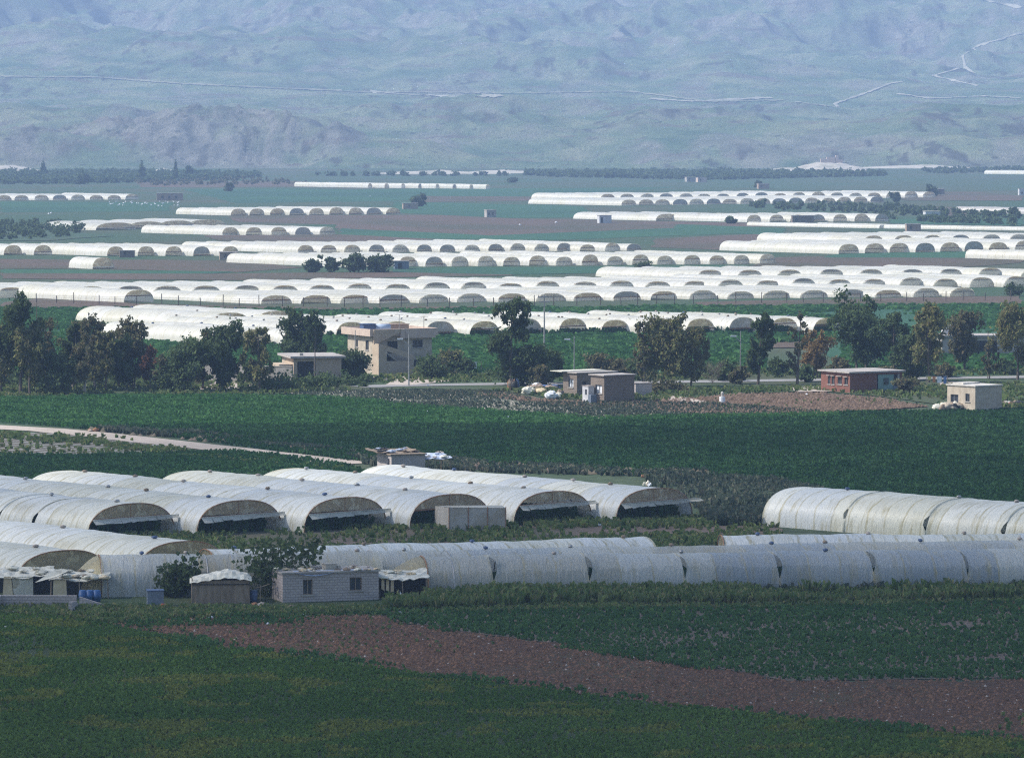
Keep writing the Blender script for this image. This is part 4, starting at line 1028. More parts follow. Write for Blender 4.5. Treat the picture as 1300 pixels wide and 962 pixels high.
# far singles on the skyline band
far = [('conifer_tree','small dark pointed conifer at the far left skyline',55,225,204,13,'pine'),('conifer_tree','larger dark pointed conifer left of the thin cypress',180,230,205,15,'pine'),
       ('cypress_tree','very thin dark cypress on the left skyline',223,230,204,4.5,'cypress'),('round_tree','small round dark tree right of the thin cypress',240,226,208,11,'dense'),
       ('round_tree','small round dark tree beside the far pale hut at left',292,243,232,14,'dense'),('round_tree','dark round tree beside the small far hut at centre left',530,262,247,17,'dense'),
       ('round_tree','dark tree poking above the long far row at centre right',1137,257,241,12,'dense'),('round_tree','small dark tree beside the far hut at upper right',963,238,229,9,'dense'),
       ('round_tree','dark clump of tree by the far pale shed, upper right',1184,249,238,18,'dense'),('round_tree','dark bush at the left of the open-ended far row',928,284,277,12,'dense'),
       ('round_tree','small tree before the dull far right tunnels',1288,275,264,16,'dense'),('round_tree','dark bush beside the dull far right tunnels',1258,279,270,14,'dense'),
       ('round_tree','dark tree in the left orchard band beside the conifer',105,234,219,22,'dense'),('round_tree','small dark bush at far centre skyline',650,232,226,10,'dense')]
for k, (nm, lab, px, py, tp, wp, kd) in enumerate(far):
    tree(nm, lab, 'tree', px, py, tp, wp, kd, 'leaf_dark', 'bark', 700 if kd != 'cypress' else 400, 1.0, None, 600+k, 0, 1)

# orchards and hedges far off that read as masses
def mass(name, px, label, mat, sp=8, h=4.5, n=60, size=1.0, seed=0, keep=.8):
    poly = W(px); X = scatter(poly, sp, sp, R(12), jit=.35, seed=seed); rg = np.random.default_rng(seed)
    X = X[rg.random(len(X)) < keep]; cl = []
    for x, y in X:
        k = h*rg.uniform(.35, .62)
        cl.append(((x, y, k*.9), (k*1.05, k*1.05, k)))
        if rg.random() < .4: cl.append(((x+rg.uniform(-1, 1)*k, y, k*1.5), (k*.6, k*.6, k*.6)))
    me = crown_np(name, cl, len(cl)*n, size, seed, 0, None, 1)
    return stuff(name, me, MT[mat], label)
mass('far_orchard', [(-30,220),(200,219.5),(330,222),(330,226),(200,232),(-30,235)], 'dark orchard band along the left skyline', 'leaf_green', 8, 2.3, 40, 1.1, 1, .9)
mass('far_orchard', [(120,229),(330,227),(385,231),(390,234),(200,236)], 'rows of small far orchard trees', 'leaf_brown', 12, 1.7, 26, .8, 2, .8)
mass('far_orchard', [(665,220),(900,219),(1125,220),(1122,224),(900,229),(700,225),(668,223)], 'dark orchard band along the right skyline', 'leaf_green', 8, 2.3, 40, 1.1, 3, .9)
mass('far_orchard', [(1170,217),(1320,214),(1320,218),(1180,221)], 'thin orchard line at far right', 'leaf_green', 9, 2.2, 40, 1.0, 4, .8)
mass('far_orchard', [(-30,284),(60,284),(108,292),(90,300),(40,304),(-30,306)], 'brownish orchard below the left tunnels', 'leaf_green', 5.5, 1.7, 70, .5, 5, .65)
mass('far_hedge', [(945,260),(1110,260),(1180,266),(1300,278),(1230,284),(1180,277),(1080,270),(950,266)], 'dark hedge between the far right tunnel rows', 'leaf_green', 5.5, 1.7, 80, .6, 6, .42)
mass('far_hedge', [(400,223),(660,222.6),(660,223.6),(400,224.2)], 'thin far hedge line', 'leaf_dark', 9, 2.5, 40, 1, 7, .6)
mass('far_hedge', [(1105,276),(1200,281),(1300,284),(1300,287),(1190,284)], 'low green hedge by the thin cloches', 'leaf_green', 6, 2.2, 70, .6, 8, .7)
mass('belt_undergrowth', [(-30,480),(150,478),(240,480),(300,484),(240,492),(-30,494)], 'dark undergrowth between the left belt trunks', 'leaf_dark', 3.2, 1.5, 60, .35, 9, .75)
mass('belt_undergrowth', [(540,476),(640,478),(640,482),(540,482)], 'low green undergrowth by the lamp', 'leaf_green', 3, 1.2, 60, .3, 10, .8)
mass('belt_undergrowth', [(740,478),(1060,476),(1060,480),(740,483)], 'low undergrowth behind the road', 'leaf_green', 3.2, 1.3, 60, .32, 11, .8)
mass('belt_undergrowth', [(340,490),(470,484),(470,492),(340,497)], 'weeds in front of the garage', 'leaf_green', 2.2, 1.2, 60, .28, 12, .9)
# ------------------------------------------------------------------ buildings
def wall_face(mb, p0, p1, h, holes=(), t=.22, z0=-.15):
    p0, p1 = Vector(p0), Vector(p1); L = (p1-p0).length; d = (p1-p0)/L; n = Vector((d.y, -d.x))
    xs = sorted({0, L, *[v for q in holes for v in q[:2]]}); zs = sorted({z0, h, *[v for q in holes for v in q[2:4]]})
    P = lambda x, z, dep=0: (*(p0+d*x-n*dep), z)
    for i in range(len(xs)-1):
        for j in range(len(zs)-1):
            cx, cz = (xs[i]+xs[i+1])/2, (zs[j]+zs[j+1])/2
            if any(q[0] < cx < q[1] and q[2] < cz < q[3] for q in holes): continue
            mb.quad(P(xs[i], zs[j]), P(xs[i+1], zs[j]), P(xs[i+1], zs[j+1]), P(xs[i], zs[j+1]))
    for q in holes:
        a, b, c, e = q[:4]
        mb.quad(P(a, c), P(a, e), P(a, e, t), P(a, c, t)); mb.quad(P(b, c), P(b, c, t), P(b, e, t), P(b, e))
        mb.quad(P(a, e), P(b, e), P(b, e, t), P(a, e, t)); mb.quad(P(a, c), P(a, c, t), P(b, c, t), P(b, c))
    return P

def opening(root, P, q, kind, t=.22, framemat='frame', panemat='glass'):
    a, b, c, e = q[:4]; w = MB()
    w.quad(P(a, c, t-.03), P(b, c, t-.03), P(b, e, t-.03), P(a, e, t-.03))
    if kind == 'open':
        part('doorway', w, MT['dark'], root); return  # near-black sheet painted as the shade inside the opening
    def bar(mb, x0, x1, za, zb, d0, d1):
        n = len(mb.v); mb.v += [P(x0, za, d0), P(x1, za, d0), P(x1, za, d1), P(x0, za, d1), P(x0, zb, d0), P(x1, zb, d0), P(x1, zb, d1), P(x0, zb, d1)]
        mb.f += [tuple(n+i for i in r) for r in ((0,3,2,1),(4,5,6,7),(0,1,5,4),(1,2,6,5),(2,3,7,6),(3,0,4,7))]
    if kind == 'door':
        o = part('door', w, MT[panemat], root); f = MB()
        for x0, x1, za, zb in ((a, a+.08, c, e), (b-.08, b, c, e), (a+.08, b-.08, e-.08, e)): bar(f, x0, x1, za, zb, .08, .15)
        part('frame', f, MT[framemat], o); return
    o = part('window', w, MT[panemat], root); f = MB(); m = (a+b)/2
    for x0, x1, za, zb in ((a, a+.07, c, e), (b-.07, b, c, e), (a+.07, b-.07, e-.07, e), (a+.07, b-.07, c, c+.07), (m-.03, m+.03, c+.07, e-.07)): bar(f, x0, x1, za, zb, .08, .14)
    part('frame', f, MT[framemat], o)
    s = MB(); bar(s, a-.1, b+.1, c-.1, c-.003, -.09, .1); part('sill', s, MT['concrete'], o)

def house(name, label, px, yaw, a, b, h, wall, roof='roofconc', oh=.25, rt=.18, right=(), left=(), group=None, cat='house', loc=None, panemat='glass', framemat='frame', parapet=0):
    """near corner stands at px; local x runs along the right face, local y along the left face"""
    t = thing(name, label, cat, loc or G(*px), R(yaw), group)
    w = MB()
    PR = wall_face(w, (0, 0), (a, 0), h, [q[:4] for q in right]); wall_face(w, (a, 0), (a, b), h); wall_face(w, (a, b), (0, b), h)
    PL = wall_face(w, (0, b), (0, 0), h, [(b-q[1], b-q[0], q[2], q[3]) for q in left])
    part('wall', w, MT[wall], t)
    for q in right: opening(t, PR, q, q[4] if len(q) > 4 else 'window', .22, framemat, q[5] if len(q) > 5 else panemat)
    for q in left: opening(t, PL, (b-q[1], b-q[0], q[2], q[3]), q[4] if len(q) > 4 else 'window', .22, framemat, q[5] if len(q) > 5 else panemat)
    r = MB(); r.box(-oh, a+oh, -oh, b+oh, h, h+rt)
    rf = part('roof', r, MT[roof], t)
    if parapet:
        q = MB(); o_ = oh
        for x0, x1, y0, y1 in ((-o_, a+o_, -o_, -o_+.2), (-o_, a+o_, b+o_-.2, b+o_), (-o_, -o_+.2, -o_+.2, b+o_-.2), (a+o_-.2, a+o_, -o_+.2, b+o_-.2)): q.box(x0, x1, y0, y1, h+rt, h+rt+parapet)
        part('parapet', q, MT[wall], rf)
    return t, rf

# white house at right
hw, rf = house('block_house', 'small cream flat-roofed house at right with junk piled at its left side', (1238, 523), 38, 4.5, 5.0, 3.1, 'cream', 'roofwhite', .12, .14,
      left=[(1.0, 1.75, 1.2, 2.2), (3.0, 4.4, 1.0, 2.0)])
part('roof_rim', MB().box(1.0, 3.8, 3.2, 5.0, 3.245, 3.42), MT['roofwhite'], rf)
part('plinth', MB().box(.02, 4.53, -.04, -.003, -.1, .35), MT['concrete'], hw)
# red brick house
hr, rf = house('brick_house', 'low red brick house with recessed green porch beside the road', (1079, 499.5), 30, 8.3, 6.8, 2.65, 'redbrick', 'roofconc', .35, .2,
      left=[(.5, 1.3, 1.1, 2.0), (1.9, 2.9, 1.1, 2.0), (3.6, 4.3, 1.0, 2.1), (4.6, 5.2, 1.0, 2.1)], right=[(4.3, 8.0, .1, 2.35, 'open')])
pch = part('porch_wall', MB().quad((4.45, -.02, .12), (6.9, -.02, .12), (6.9, -.02, 2.33), (4.45, -.02, 2.33)), MT['greenpaint'], hr)
part('porch_window', MB().box(5.3, 6.1, -.05, -.025, 1.0, 1.9), MT['glass'], hr)
part('porch_pillar', MB().box(7.55, 7.8, -.1, .1, .1, 2.35), MT['concrete'], hr)
part('porch_wall', MB().box(6.9, 8.0, -.14, -.03, .1, .85), MT['tankgrey'], hr)
for k, (y0, y1) in enumerate([(.45, 1.35), (1.85, 2.95), (3.55, 4.35), (4.55, 5.25)]):
    part('window_hood', MB().box(-.22, -.003, y0, y1, 2.12, 2.2), MT['concrete'], hr)
# grey block house pair in the middle
hb, _ = house('block_house', 'taller grey block house with washing on its shaded side', (767, 512), 35, 4.75, 2.9, 3.45, 'blockdark', 'roofconc', .22, .14,
      left=[(.5, 1.9, 1.2, 2.3, 'window', 'cloth')])
hb2, rf = house('block_house', 'brown block house adjoining behind the taller grey one, white sheet roof', (732.5, 504), 35, 6.3, 3.1, 3.05, 'blockdark', 'roofconc', .2, .12,
      left=[(.8, 1.9, 1.2, 2.3, 'window', 'cloth')], right=[(.9, 1.5, .2, 2.0, 'open')])
part('roof_sheet', MB().box(-1.0, 6.0, 2.0, 4.6, 3.19, 3.28), MT['tarpwhite'], rf)
o, _ = house('outhouse', 'tiny whitewashed outhouse left of the taller grey block house', (747, 511.5), 35, .9, 1.3, 2.1, 'whitewash', 'roofconc', .06, .08, left=[(.35, .75, 1.0, 1.7, 'open')])
single('water_drum', MB().box(-.45, .45, -.3, .3, 0, 1.15).box(-.4, .4, -.25, .25, 1.151, 1.2), MT['tankgrey'], 'dark rectangular water drum in front of the whitewashed outhouse', 'drum', None, G(752, 513), R(35))
house('lean_to', 'low grey block lean-to right of the grey block house', (807, 503.5), 22, 2.3, 2.0, 1.7, 'block', 'roofconc', .1, .08, cat='shed')
# garage
hg, rf = house('garage', 'low flat-roofed garage with wide dark doorway left of two-storey house', (373, 486), 13, 6.6, 9, 3.35, 'tanrender', 'roofconc', .55, .28,
      right=[(.5, 2.75, -.1, 2.9, 'open')], left=[(2.5, 3.6, 1.2, 2.2)], cat='garage')
part('roof_vent', MB().box(1, 1.5, 1, 1.5, 3.63, 4.0), MT['concrete'], rf)
part('lit_block', MB().box(-1.9, -.003, .6, 6.0, -.1, 2.5), MT['tanrender'], hg)
P0, P1 = G(236, 484), G(371, 488)
wl = MB(); L = (P1-P0).length; wl.box(0, L, 0, .25, -.1, 2.35)
t = thing('yard_wall', 'long grey-beige yard wall running left from the garage behind trees', 'wall', P0, math.atan2((P1-P0).y, (P1-P0).x))
part('wall', wl, MT['concrete'], t); part('coping', MB().box(-.05, L-.02, -.05, .3, 2.353, 2.45), MT['palestone'], t)
# two-storey house
t, rf = house('two_storey_house', 'pinkish two-storey house with outside stair and roof parapet', (473, 475), 26, 9.2, 8.6, 5.35, 'cream', 'pinkrender', .7, .22,
      left=[(1.3, 2.4, 3.3, 4.7), (5.0, 5.7, 3.6, 4.6), (2.2, 3.6, .9, 1.9)],
      right=[(2.3, 3.9, 2.9, 4.6, 'open'), (6.2, 7.8, 3.6, 4.7), (6.4, 7.4, .9, 1.9)], parapet=0)
q = MB()
for x0, x1, y0, y1 in ((-.7, 9.9, -.7, -.45), (-.7, 9.9, 9.05, 9.3), (-.7, -.45, -.45, 9.05), (9.65, 9.9, -.45, 9.05)): q.box(x0, x1, y0, y1, 5.573, 6.35)
part('parapet', q, MT['pinkrender'], rf)
st = MB()
st.prism([(-.1, -.1), (1.15, -.1), (1.15, 4.1), (-.1, 4.35)], -2.3, -2.05)
st.prism([(1.15, -.1), (5.3, -.1), (5.3, 1.9), (1.15, 1.9)], -2.3, -2.05)
st.prism([(1.15, 3.35), (5.3, 1.9), (5.3, 2.75), (1.15, 4.1)], -2.3, -2.05)
st.box(5.05, 5.3, -2.05, -.003, -.1, 1.9)
st.box(-.1, .15, -2.05, -.003, -.1, 4.35)
o = part('staircase', st, MT['tanrender'], t)
sp_ = MB()
for i in range(14): sp_.box(1.2+i*.27, 1.2+(i+1)*.27, -2.04, -.01, 3.1-i*.19-.2, 3.1-i*.19)
sp_.box(.16, 1.19, -2.04, -.01, 2.95, 3.1)
part('step', sp_, MT['concrete'], o)
up = MB(); up.prism([(-.2, 4.35), (.3, 4.35), (4.0, 5.9), (4.0, 6.3), (-.2, 6.3)], -.98, -.72)
part('stair_wall', up, MT['tanrender'], t)
pr = MB().box(3.9, 4.6, -.98, -.702, 5.0, 6.3); part('stair_pier', pr, MT['pinkrender'], t)
part('upper_wall_panel', MB().box(-.05, -.004, .6, 8.6, 2.7, 5.33).box(-.08, -.051, .1, .59, -.1, 5.33), MT['whitewash'], t) if False else None
bal = MB().box(4.7, 9.5, -.69, -.003, 5.0, 5.345); part('cornice', bal, MT['pinkrender'], t)
base = G(473, 475); M_ = Matrix.Translation(base) @ Matrix.Rotation(R(26), 4, 'Z')
def onroof(x, y, z=5.573): return M_ @ Vector((x, y, z))
single('water_tank', MB().box(-.9, .9, -.7, .7, 0, 1.25).box(-1, 1, -.8, .8, 1.251, 1.35), MT['navy'], 'dark blue square water tank on the two-storey house roof', 'water tank', None, onroof(1.4, 4.8), R(26))
single('water_tank', MB().tube([(-1.1, 0, .65), (1.1, 0, .65)], .62, 14).box(-.9, -.7, -.5, .5, 0, .2).box(.7, .9, -.5, .5, 0, .2), MT['bluetank'], 'pale blue lying cylindrical tank on the two-storey house roof', 'water tank', None, onroof(3.6, 4.6), R(20), True)
single('roof_bulkhead', MB().box(0, 3.2, 0, 2.4, 0, 1.05).box(-.1, 3.3, -.1, 2.5, 1.051, 1.15), MT['browntile'], 'brown low bulkhead behind tanks on the two-storey house roof', 'bulkhead', None, onroof(5.2, 6.0), R(26))
for (x, y, hh, lab) in ((5.6, 3.2, 2.6, 'thin aerial mast in the middle of the two-storey house roof'), (8.9, 2.0, 2.3, 'thin aerial mast at the right of the two-storey house roof')):
    t = thing('aerial_mast', lab, 'aerial', onroof(x, y)); part('mast', MB().tube([(0,0,0),(0,0,hh)], .045, 5), MT['steel'], t)
    part('antenna', MB().tube([(-.6,0,hh),(.6,0,hh)], .03, 4).tube([(-.35,-.3,hh+.03),(-.35,.3,hh+.03)], .02, 4).tube([(.1,-.3,hh+.03),(.1,.3,hh+.03)], .02, 4), MT['steel'], t)
# long low building behind the trees at right
t, rf = house('low_building', 'long low grey building with pillared front behind the right-hand trees', (1196, 452), 3, 17, 6, 2.9, 'concrete', 'roofconc', .4, .25,
      right=[(1, 4.5, .1, 2.3, 'open'), (5.2, 8.4, .1, 2.3, 'open'), (9.5, 10.8, 1, 2), (12.5, 13.8, 1, 2)], cat='building')
house('roof_room', 'small pale room standing on the long low grey building', (1198, 449), 3, 2.4, 2.4, 1.3, 'whitewash', 'roofconc', .1, .1, cat='rooftop room', loc=M_.inverted() @ M_ @ (G(1196, 452)+Vector((.4, 2.2, 3.152))), right=[(.8, 1.5, .4, 1.0)])
house('hut', 'small brown hut with white left side at the right end of tunnels behind houses', (1048, 421), 14, 2.6, 2.2, 2.0, 'browntile', 'roofconc', .1, .1, left=[(.6, 1.2, .8, 1.5)])
# hut above the near tunnels
t, rf = house('block_hut', 'grey block hut with pale door behind the near tunnels', (500, 601), 20, 3.6, 4.6, 2.0, 'block', 'tarpbrown', .15, .12, right=(), left=[(.6, 1.15, .3, 1.6, 'door', 'whitewash')], loc=G(497, 603))
# its sheet-covered lean-to with clutter
def cluttered(name, label, loc, rz, w, d, h, seed, mats, cat='shelter', slope=.3, group=None, posts=True, skirt=None):
    rn = random.Random(seed); t = thing(name, label, cat, loc, rz, group)
    nx_, ny_ = 10, 5; V = []; F = []
    for j in range(ny_+1):
        for i in range(nx_+1):
            V.append((w*i/nx_+rn.uniform(-.1, .1), d*j/ny_+rn.uniform(-.08, .08), h - slope*(1-j/ny_) + rn.uniform(-.09, .09) - .12*math.sin(math.pi*i/nx_)))
    n = len(V); V += [(x, y, z-.05) for x, y, z in V]
    for j in range(ny_):
        for i in range(nx_):
            a = j*(nx_+1)+i; F.append((a, a+1, a+nx_+2, a+nx_+1)); F.append((n+a, n+a+nx_+1, n+a+nx_+2, n+a+1))
    me = bpy.data.meshes.new('roof_sheet'); me.from_pydata(V, [], F); me.update()
    rf = part('roof_sheet', me, MT[mats[0]], t)
    if posts:
        for x, y in ((.15, .15), (w-.15, .15), (w/2, .15), (.15, d-.15), (w-.15, d-.15)):
            part('post', MB().tube([(x, y, -.1), (x+rn.uniform(-.08, .08), y, h-slope*(1-y/d)-.12)], .05, 5), MT['wood'], t)
    for k in range(int(w*d*.55)):
        x, y = rn.uniform(.2, w-.2), rn.uniform(.1, d-.1); s = rn.uniform(.15, .4)
        part('roof_litter', MB().blob((x, y, h-slope*(1-y/d)+.02), (s*1.4, s, s*.35), seed+k, 5, .5), MT[rn.choice(mats)], rf)
    if skirt:
        s = MB(); m_ = 12
        for i in range(m_):
            a, b = w*i/m_, w*(i+1)/m_
            s.quad((a, .2+rn.uniform(-.04, .04), -.05), (b, .2, -.05), (b, .12, h-slope-.15), (a, .12, h-slope-.15))
        part('curtain', s, MT[skirt], t)
    return t
Lt = G(515, 602)
cluttered('sheet_roof', 'sagging pale blue sheet roof weighed down with stones right of block hut', Lt, R(14), 4.8, 4.2, 1.9, 5, ['tarpblue', 'dark', 'stone', 'tarpwhite'], 'sheet roof', .25)
t = cluttered('roof_litter_pile', 'heap of brown planks and blue sheeting on the block hut roof', G(497, 603)+Vector((-1.4, .8, 2.13)), R(20), 4.6, 4.4, .25, 8, ['tarpbrown', 'tarpblue', 'wood', 'dark'], 'rubbish', .1, posts=False)

# foreground: block shed
t, rf = house('block_shed', 'low grey block shed with two small windows and littered roof, foreground', (359, 765), 17, 7.4, 3.3, 2.15, 'block', 'concrete', .12, .12,
      right=[(1.55, 2.3, .55, 1.7), (5.15, 6.1, .75, 1.75)], cat='shed', framemat='wood')
rn = random.Random(3); FM = Matrix.Translation(G(359, 765)) @ Matrix.Rotation(R(17), 4, 'Z')
sh = MB(); n = 14
for i in range(n):
    x0, x1 = .9+3.1*i/n, .9+3.1*(i+1)/n; d0, d1 = [.28*math.sin(math.pi*(q-.9)/3.1)+.05 for q in (x0, x1)]
    sh.quad((x0, -.16, 2.28-d0), (x1, -.16, 2.28-d1), (x1, .5, 2.31), (x0, .5, 2.31))
part('hanging_sheet', sh, MT['tarpblue'], rf)
sh = MB()
for i in range(8):
    x0, x1 = 4.6+2.0*i/8, 4.6+2.0*(i+1)/8
    sh.quad((x0, -.15, 2.24+rn.uniform(-.04, .03)), (x1, -.15, 2.24), (x1, .6, 2.31), (x0, .6, 2.31))
part('hanging_sheet', sh, MT['tarpblue'], rf)
for k in range(46):
    x, y = rn.uniform(-.1, 7.4), rn.uniform(-.1, 3.2); s = rn.uniform(.06, .22)
    part('roof_stone', MB().blob((x, y, 2.27+s*.3), (s*1.5, s*1.3, s*.5), k, 5, .4), MT[rn.choice(['stone', 'stone', 'tarpwhite', 'tarptan', 'wood', 'concrete'])], rf)
single('gas_heater_box', MB().box(-.45, .45, -.35, .35, 0, .42).box(-.5, .5, -.4, .4, .421, .47).box(.55, .8, -.3, .1, 0, .3), MT['palestone'], 'pale grey box lying on the block shed roof', 'box', None, FM @ Vector((3.9, 1.2, 2.275)), R(25))
# sacking hut with white tarpaulin roof
HB = G(243, 766.5); t = thing('sacking_hut', 'small brown sacking hut under a white peaked tarpaulin, foreground', 'hut', HB, R(4))
w_ = 4.35; d_ = 3.2; mb = MB(); n = 26; rn = random.Random(6)
def rim(i, k): return (w_*i/n)
for i in range(n):
    a, b = w_*i/n, w_*(i+1)/n; ja, jb = .03*math.sin(i*2.1), .03*math.sin((i+1)*2.1)
    mb.quad((a, ja, -.1), (b, jb, -.1), (b*.97+.06, .1+jb, 1.75), (a*.97+.06, .1+ja, 1.75))
    mb.quad((b, d_, -.1), (a, d_, -.1), (a, d_, 1.75), (b, d_, 1.75))
mb.quad((0, d_, -.1), (0, 0, -.1), (.06, .1, 1.75), (0, d_, 1.75)); mb.quad((w_, 0, -.1), (w_, d_, -.1), (w_, d_, 1.75), (w_*.97+.06, .1, 1.75))
part('wall', mb, MT['tarpbrown'], t)
part('tie_rope', MB().box(.02, w_-.02, -.02, .05, 1.42, 1.48), MT['dark'], t)
V = []; F = []; nx_, ny_ = 16, 8
for j in range(ny_+1):
    for i in range(nx_+1):
        x, y = -.12+(w_+.24)*i/nx_, -.15+(d_+.3)*j/ny_; u = i/nx_; v = j/ny_
        z = 1.72 + .72*max(0, 1-abs(u-.62)/.62)**.9*math.sin(math.pi*(.12+.76*v))**.6 + .05*math.sin(i*2.3+j)
        if i in (0, nx_) or j == 0: z -= .17
        V.append((x, y, z))
for j in range(ny_):
    for i in range(nx_): a = j*(nx_+1)+i; F.append((a, a+1, a+nx_+2, a+nx_+1))
me = bpy.data.meshes.new('tarpaulin_roof'); me.from_pydata(V, [], F); me.update(); part('tarpaulin_roof', me, MT['tarpwhite'], t, True)
for x in (.06, 2.2, 4.25): part('post', MB().tube([(x, .16, -.1), (x, .16, 1.9)], .045, 5), MT['wood'], t)
# porch at the left end of the nearest tunnel
t = cluttered('tarpaulin_porch', 'dark open porch under cream tarpaulin at the left end of the nearest tunnel', G(479, 761), R(6), 3.9, 2.6, 2.05, 21, ['tarpwhite', 'tarptan', 'tarpwhite'], 'porch', .45)
part('shade_back', MB().box(.1, 3.8, 2.3, 2.4, -.1, 1.8), MT['dark'], t)  # dark panel stands in for the deep shade inside the porch
part('shade_side', MB().box(3.7, 3.78, .2, 2.3, -.1, 1.6), MT['dark'], t)  # dark panel, porch shade put into its colour
for x in (.45, .8, 1.15): part('hanging_cloth', MB().prism([(x-.13, .5+rn.random()*.4), (x+.12, .6), (x+.1, 1.6), (x-.1, 1.6)], .28, .3), MT[rn.choice(['tarptan', 'tarptan', 'tarpwhite'])], t)
single('gas_bottle', MB().tube([(0,0,0),(0,0,.5),(0,0,.62)], [.18,.18,.08], 10).tube([(0,0,.62),(0,0,.72)], .05, 6), MT['cloth'], 'small white gas bottle standing in the dark porch', 'gas bottle', None, G(508, 763), 0, True)
def end_hip(a, b, w, h, out, label):
    V = []; F = []; nr, ns = 7, 18; A, B = G(*a), G(*b)
    for i in range(nr):
        t_ = i/(nr-1); k_ = 1-.62*t_**1.6
        for q in range(ns+1):
            x, z = arc_pt(w, h, math.pi*q/ns, k_); V.append((x, -out*t_, z+.03*math.sin(q*2+i)))
    for i in range(nr-1):
        for q in range(ns): k = i*(ns+1)+q; F.append((k, k+1, k+ns+2, k+ns+1))
    F.append(tuple((nr-1)*(ns+1)+q for q in range(ns+1)))
    me = bpy.data.meshes.new('end_sheet'); me.from_pydata(V, [], F); me.update()
    single('tunnel_end_sheet', me, MT['film_tan'], label, 'film sheet', None, A+Vector((-.05, 0, 0)), math.atan2(-(B-A).x, (B-A).y), True)
end_hip((536, 749.5), (1420, 737), 7.55, 2.55, 2.9, 'rounded yellowed film end closing the left end of the nearest long tunnel')
end_hip((126, 752), (480, 747), 7.55, 2.75, 2.0, 'rounded yellowed film end just right of the blue barrels')
# shacks at far left foreground
t = cluttered('tarpaulin_porch', 'cream tarpaulin porch with film sides at the left picture edge', G(-12, 757), R(3), 4.7, 2.8, 2.05, 31, ['tarpwhite', 'tarpwhite'], 'porch', .5)
part('side_sheet', MB().prism([(.9, 0), (1.7, 0), (1.55, 1.5), (1.0, 1.5)], .1, .13), MT['tarptan'], t)
part('side_sheet', MB().prism([(1.75, 0), (3.2, 0), (3.2, 1.5), (1.6, 1.5)], .1, .12), MT['film_flap'], t)
part('shade_back', MB().box(.1, 4.5, 2.5, 2.6, -.1, 1.8), MT['dark'], t)  # dark panel painted as shade under the tarpaulin
t = cluttered('junk_shelter', 'ragged shelter of sheets and sacks with dark mouth over blue barrels', G(62, 761), R(5), 4.6, 3.0, 1.95, 41, ['tarpwhite', 'tarpbrown', 'tarptan', 'tarpwhite', 'palestone'], 'shelter', .4)
part('shade_back', MB().box(.1, 4.5, 2.6, 2.7, -.1, 1.7), MT['dark'], t)  # dark panel stands in for the shaded shelter interior
part('side_sheet', MB().prism([(.3, 0), (1.35, 0), (1.3, 1.5), (.35, 1.5)], .08, .11), MT['tarptan'], t)
rn = random.Random(12)
for k in range(16): part('sack', MB().blob((rn.uniform(1.2, 4.4), rn.uniform(.1, .9), 1.65+rn.uniform(-.15, .2)), (rn.uniform(.25, .5), .25, rn.uniform(.1, .18)), k, 6, .4), MT[rn.choice(['tarpwhite', 'tarptan', 'tarpbrown', 'tarpwhite'])], t, True)
part('leaning_sheet', MB().quad((-1.0, -.3, 1.35), (.6, -.25, 1.75), (1.6, .4, 2.2), (.5, .5, 2.25)).quad((-1.0, -.3, 1.32), (.5, .5, 2.22), (1.6, .4, 2.17), (.6, -.25, 1.72)), MT['tarpwhite'], t)
for k, (px, lab) in enumerate([(105, 'leftmost blue barrel under the ragged shelter'), (114, 'middle blue barrel under the ragged shelter'), (123, 'rightmost blue barrel under the ragged shelter')]):
    single('blue_barrel', MB().tube([(0,0,0),(0,0,.3),(0,0,.31),(0,0,.6),(0,0,.61),(0,0,.86),(0,0,.9)], [.27,.29,.31,.31,.29,.27,.22], 12), MT['bluepaint'], lab, 'barrel', 'blue barrels', G(px, 764), 0, True)
# low walled tank bottom left
A = G(-14, 780); t = thing('trough_wall', 'low grey concrete basin wall at the bottom left, in front of shelters', 'basin', A, R(-2))
part('wall', MB().box(0, 5.8, 4.6, 4.85, -.1, .95).box(0, .25, 0, 4.6, -.1, .95).prism([(0, -.1), (4.6, -.1), (4.6, .25), (2.4, .75), (0, .95)], 5.8, 6.05, 'x'), MT['block'], t)
part('wall', MB().prism([(.25, -.1), (8.0, -.1), (8.0, .12), (.25, .3)], -.2, 0), MT['concrete'], t)
part('wall', MB().prism([(6.05, -.1), (8.2, -.1), (8.2, .2), (6.05, .9)], 4.3, 4.55), MT['block'], t)
# blue-grey tank
t = thing('metal_tank', 'square blue-grey metal tank on bricks left of the sacking hut', 'tank', G(197, 769), R(8))
part('body', MB().box(-.6, .6, -.5, .5, .15, 1.15), MT['tankgrey'], t); part('rim', MB().box(-.64, .64, -.54, .54, 1.152, 1.22), MT['navy'], t)
for x in (-.4, .4): part('foot', MB().box(x-.12, x+.12, -.45, .45, -.03, .148), MT['stone'], t)
for x in (-.35, .3): part('pipe', MB().tube([(x, 0, 1.2), (x, 0, 1.55)], .04, 6), MT['steel'], t)
single('plastic_basin', MB().tube([(0,0,0),(0,0,.28)], [.2,.27], 10), MT['red'], 'red plastic basin at the foot of the blue-grey tank', 'basin', None, G(209, 771))
t = thing('water_barrel', 'dark blue water barrel between the sacking hut and block shed', 'barrel', G(322, 764.5)); part('body', MB().tube([(0,0,0),(0,0,.45),(0,0,.9)], [.26,.3,.27], 12), MT['navy'], t, True); part('lid', MB().tube([(0,0,.9),(0,0,.95)], .28, 12), MT['tankgrey'], t)
t = thing('ladder_frame', 'crooked wooden pole frame leaning between hut and block shed', 'frame', G(330, 765)); part('post', MB().tube([(0,0,0),(.05,0,1.35)], .04, 5), MT['wood'], t); part('rail', MB().tube([(-.5,0,1.1),(.1,0,1.2),(.7,.1,1.4)], .035, 5), MT['wood'], t)
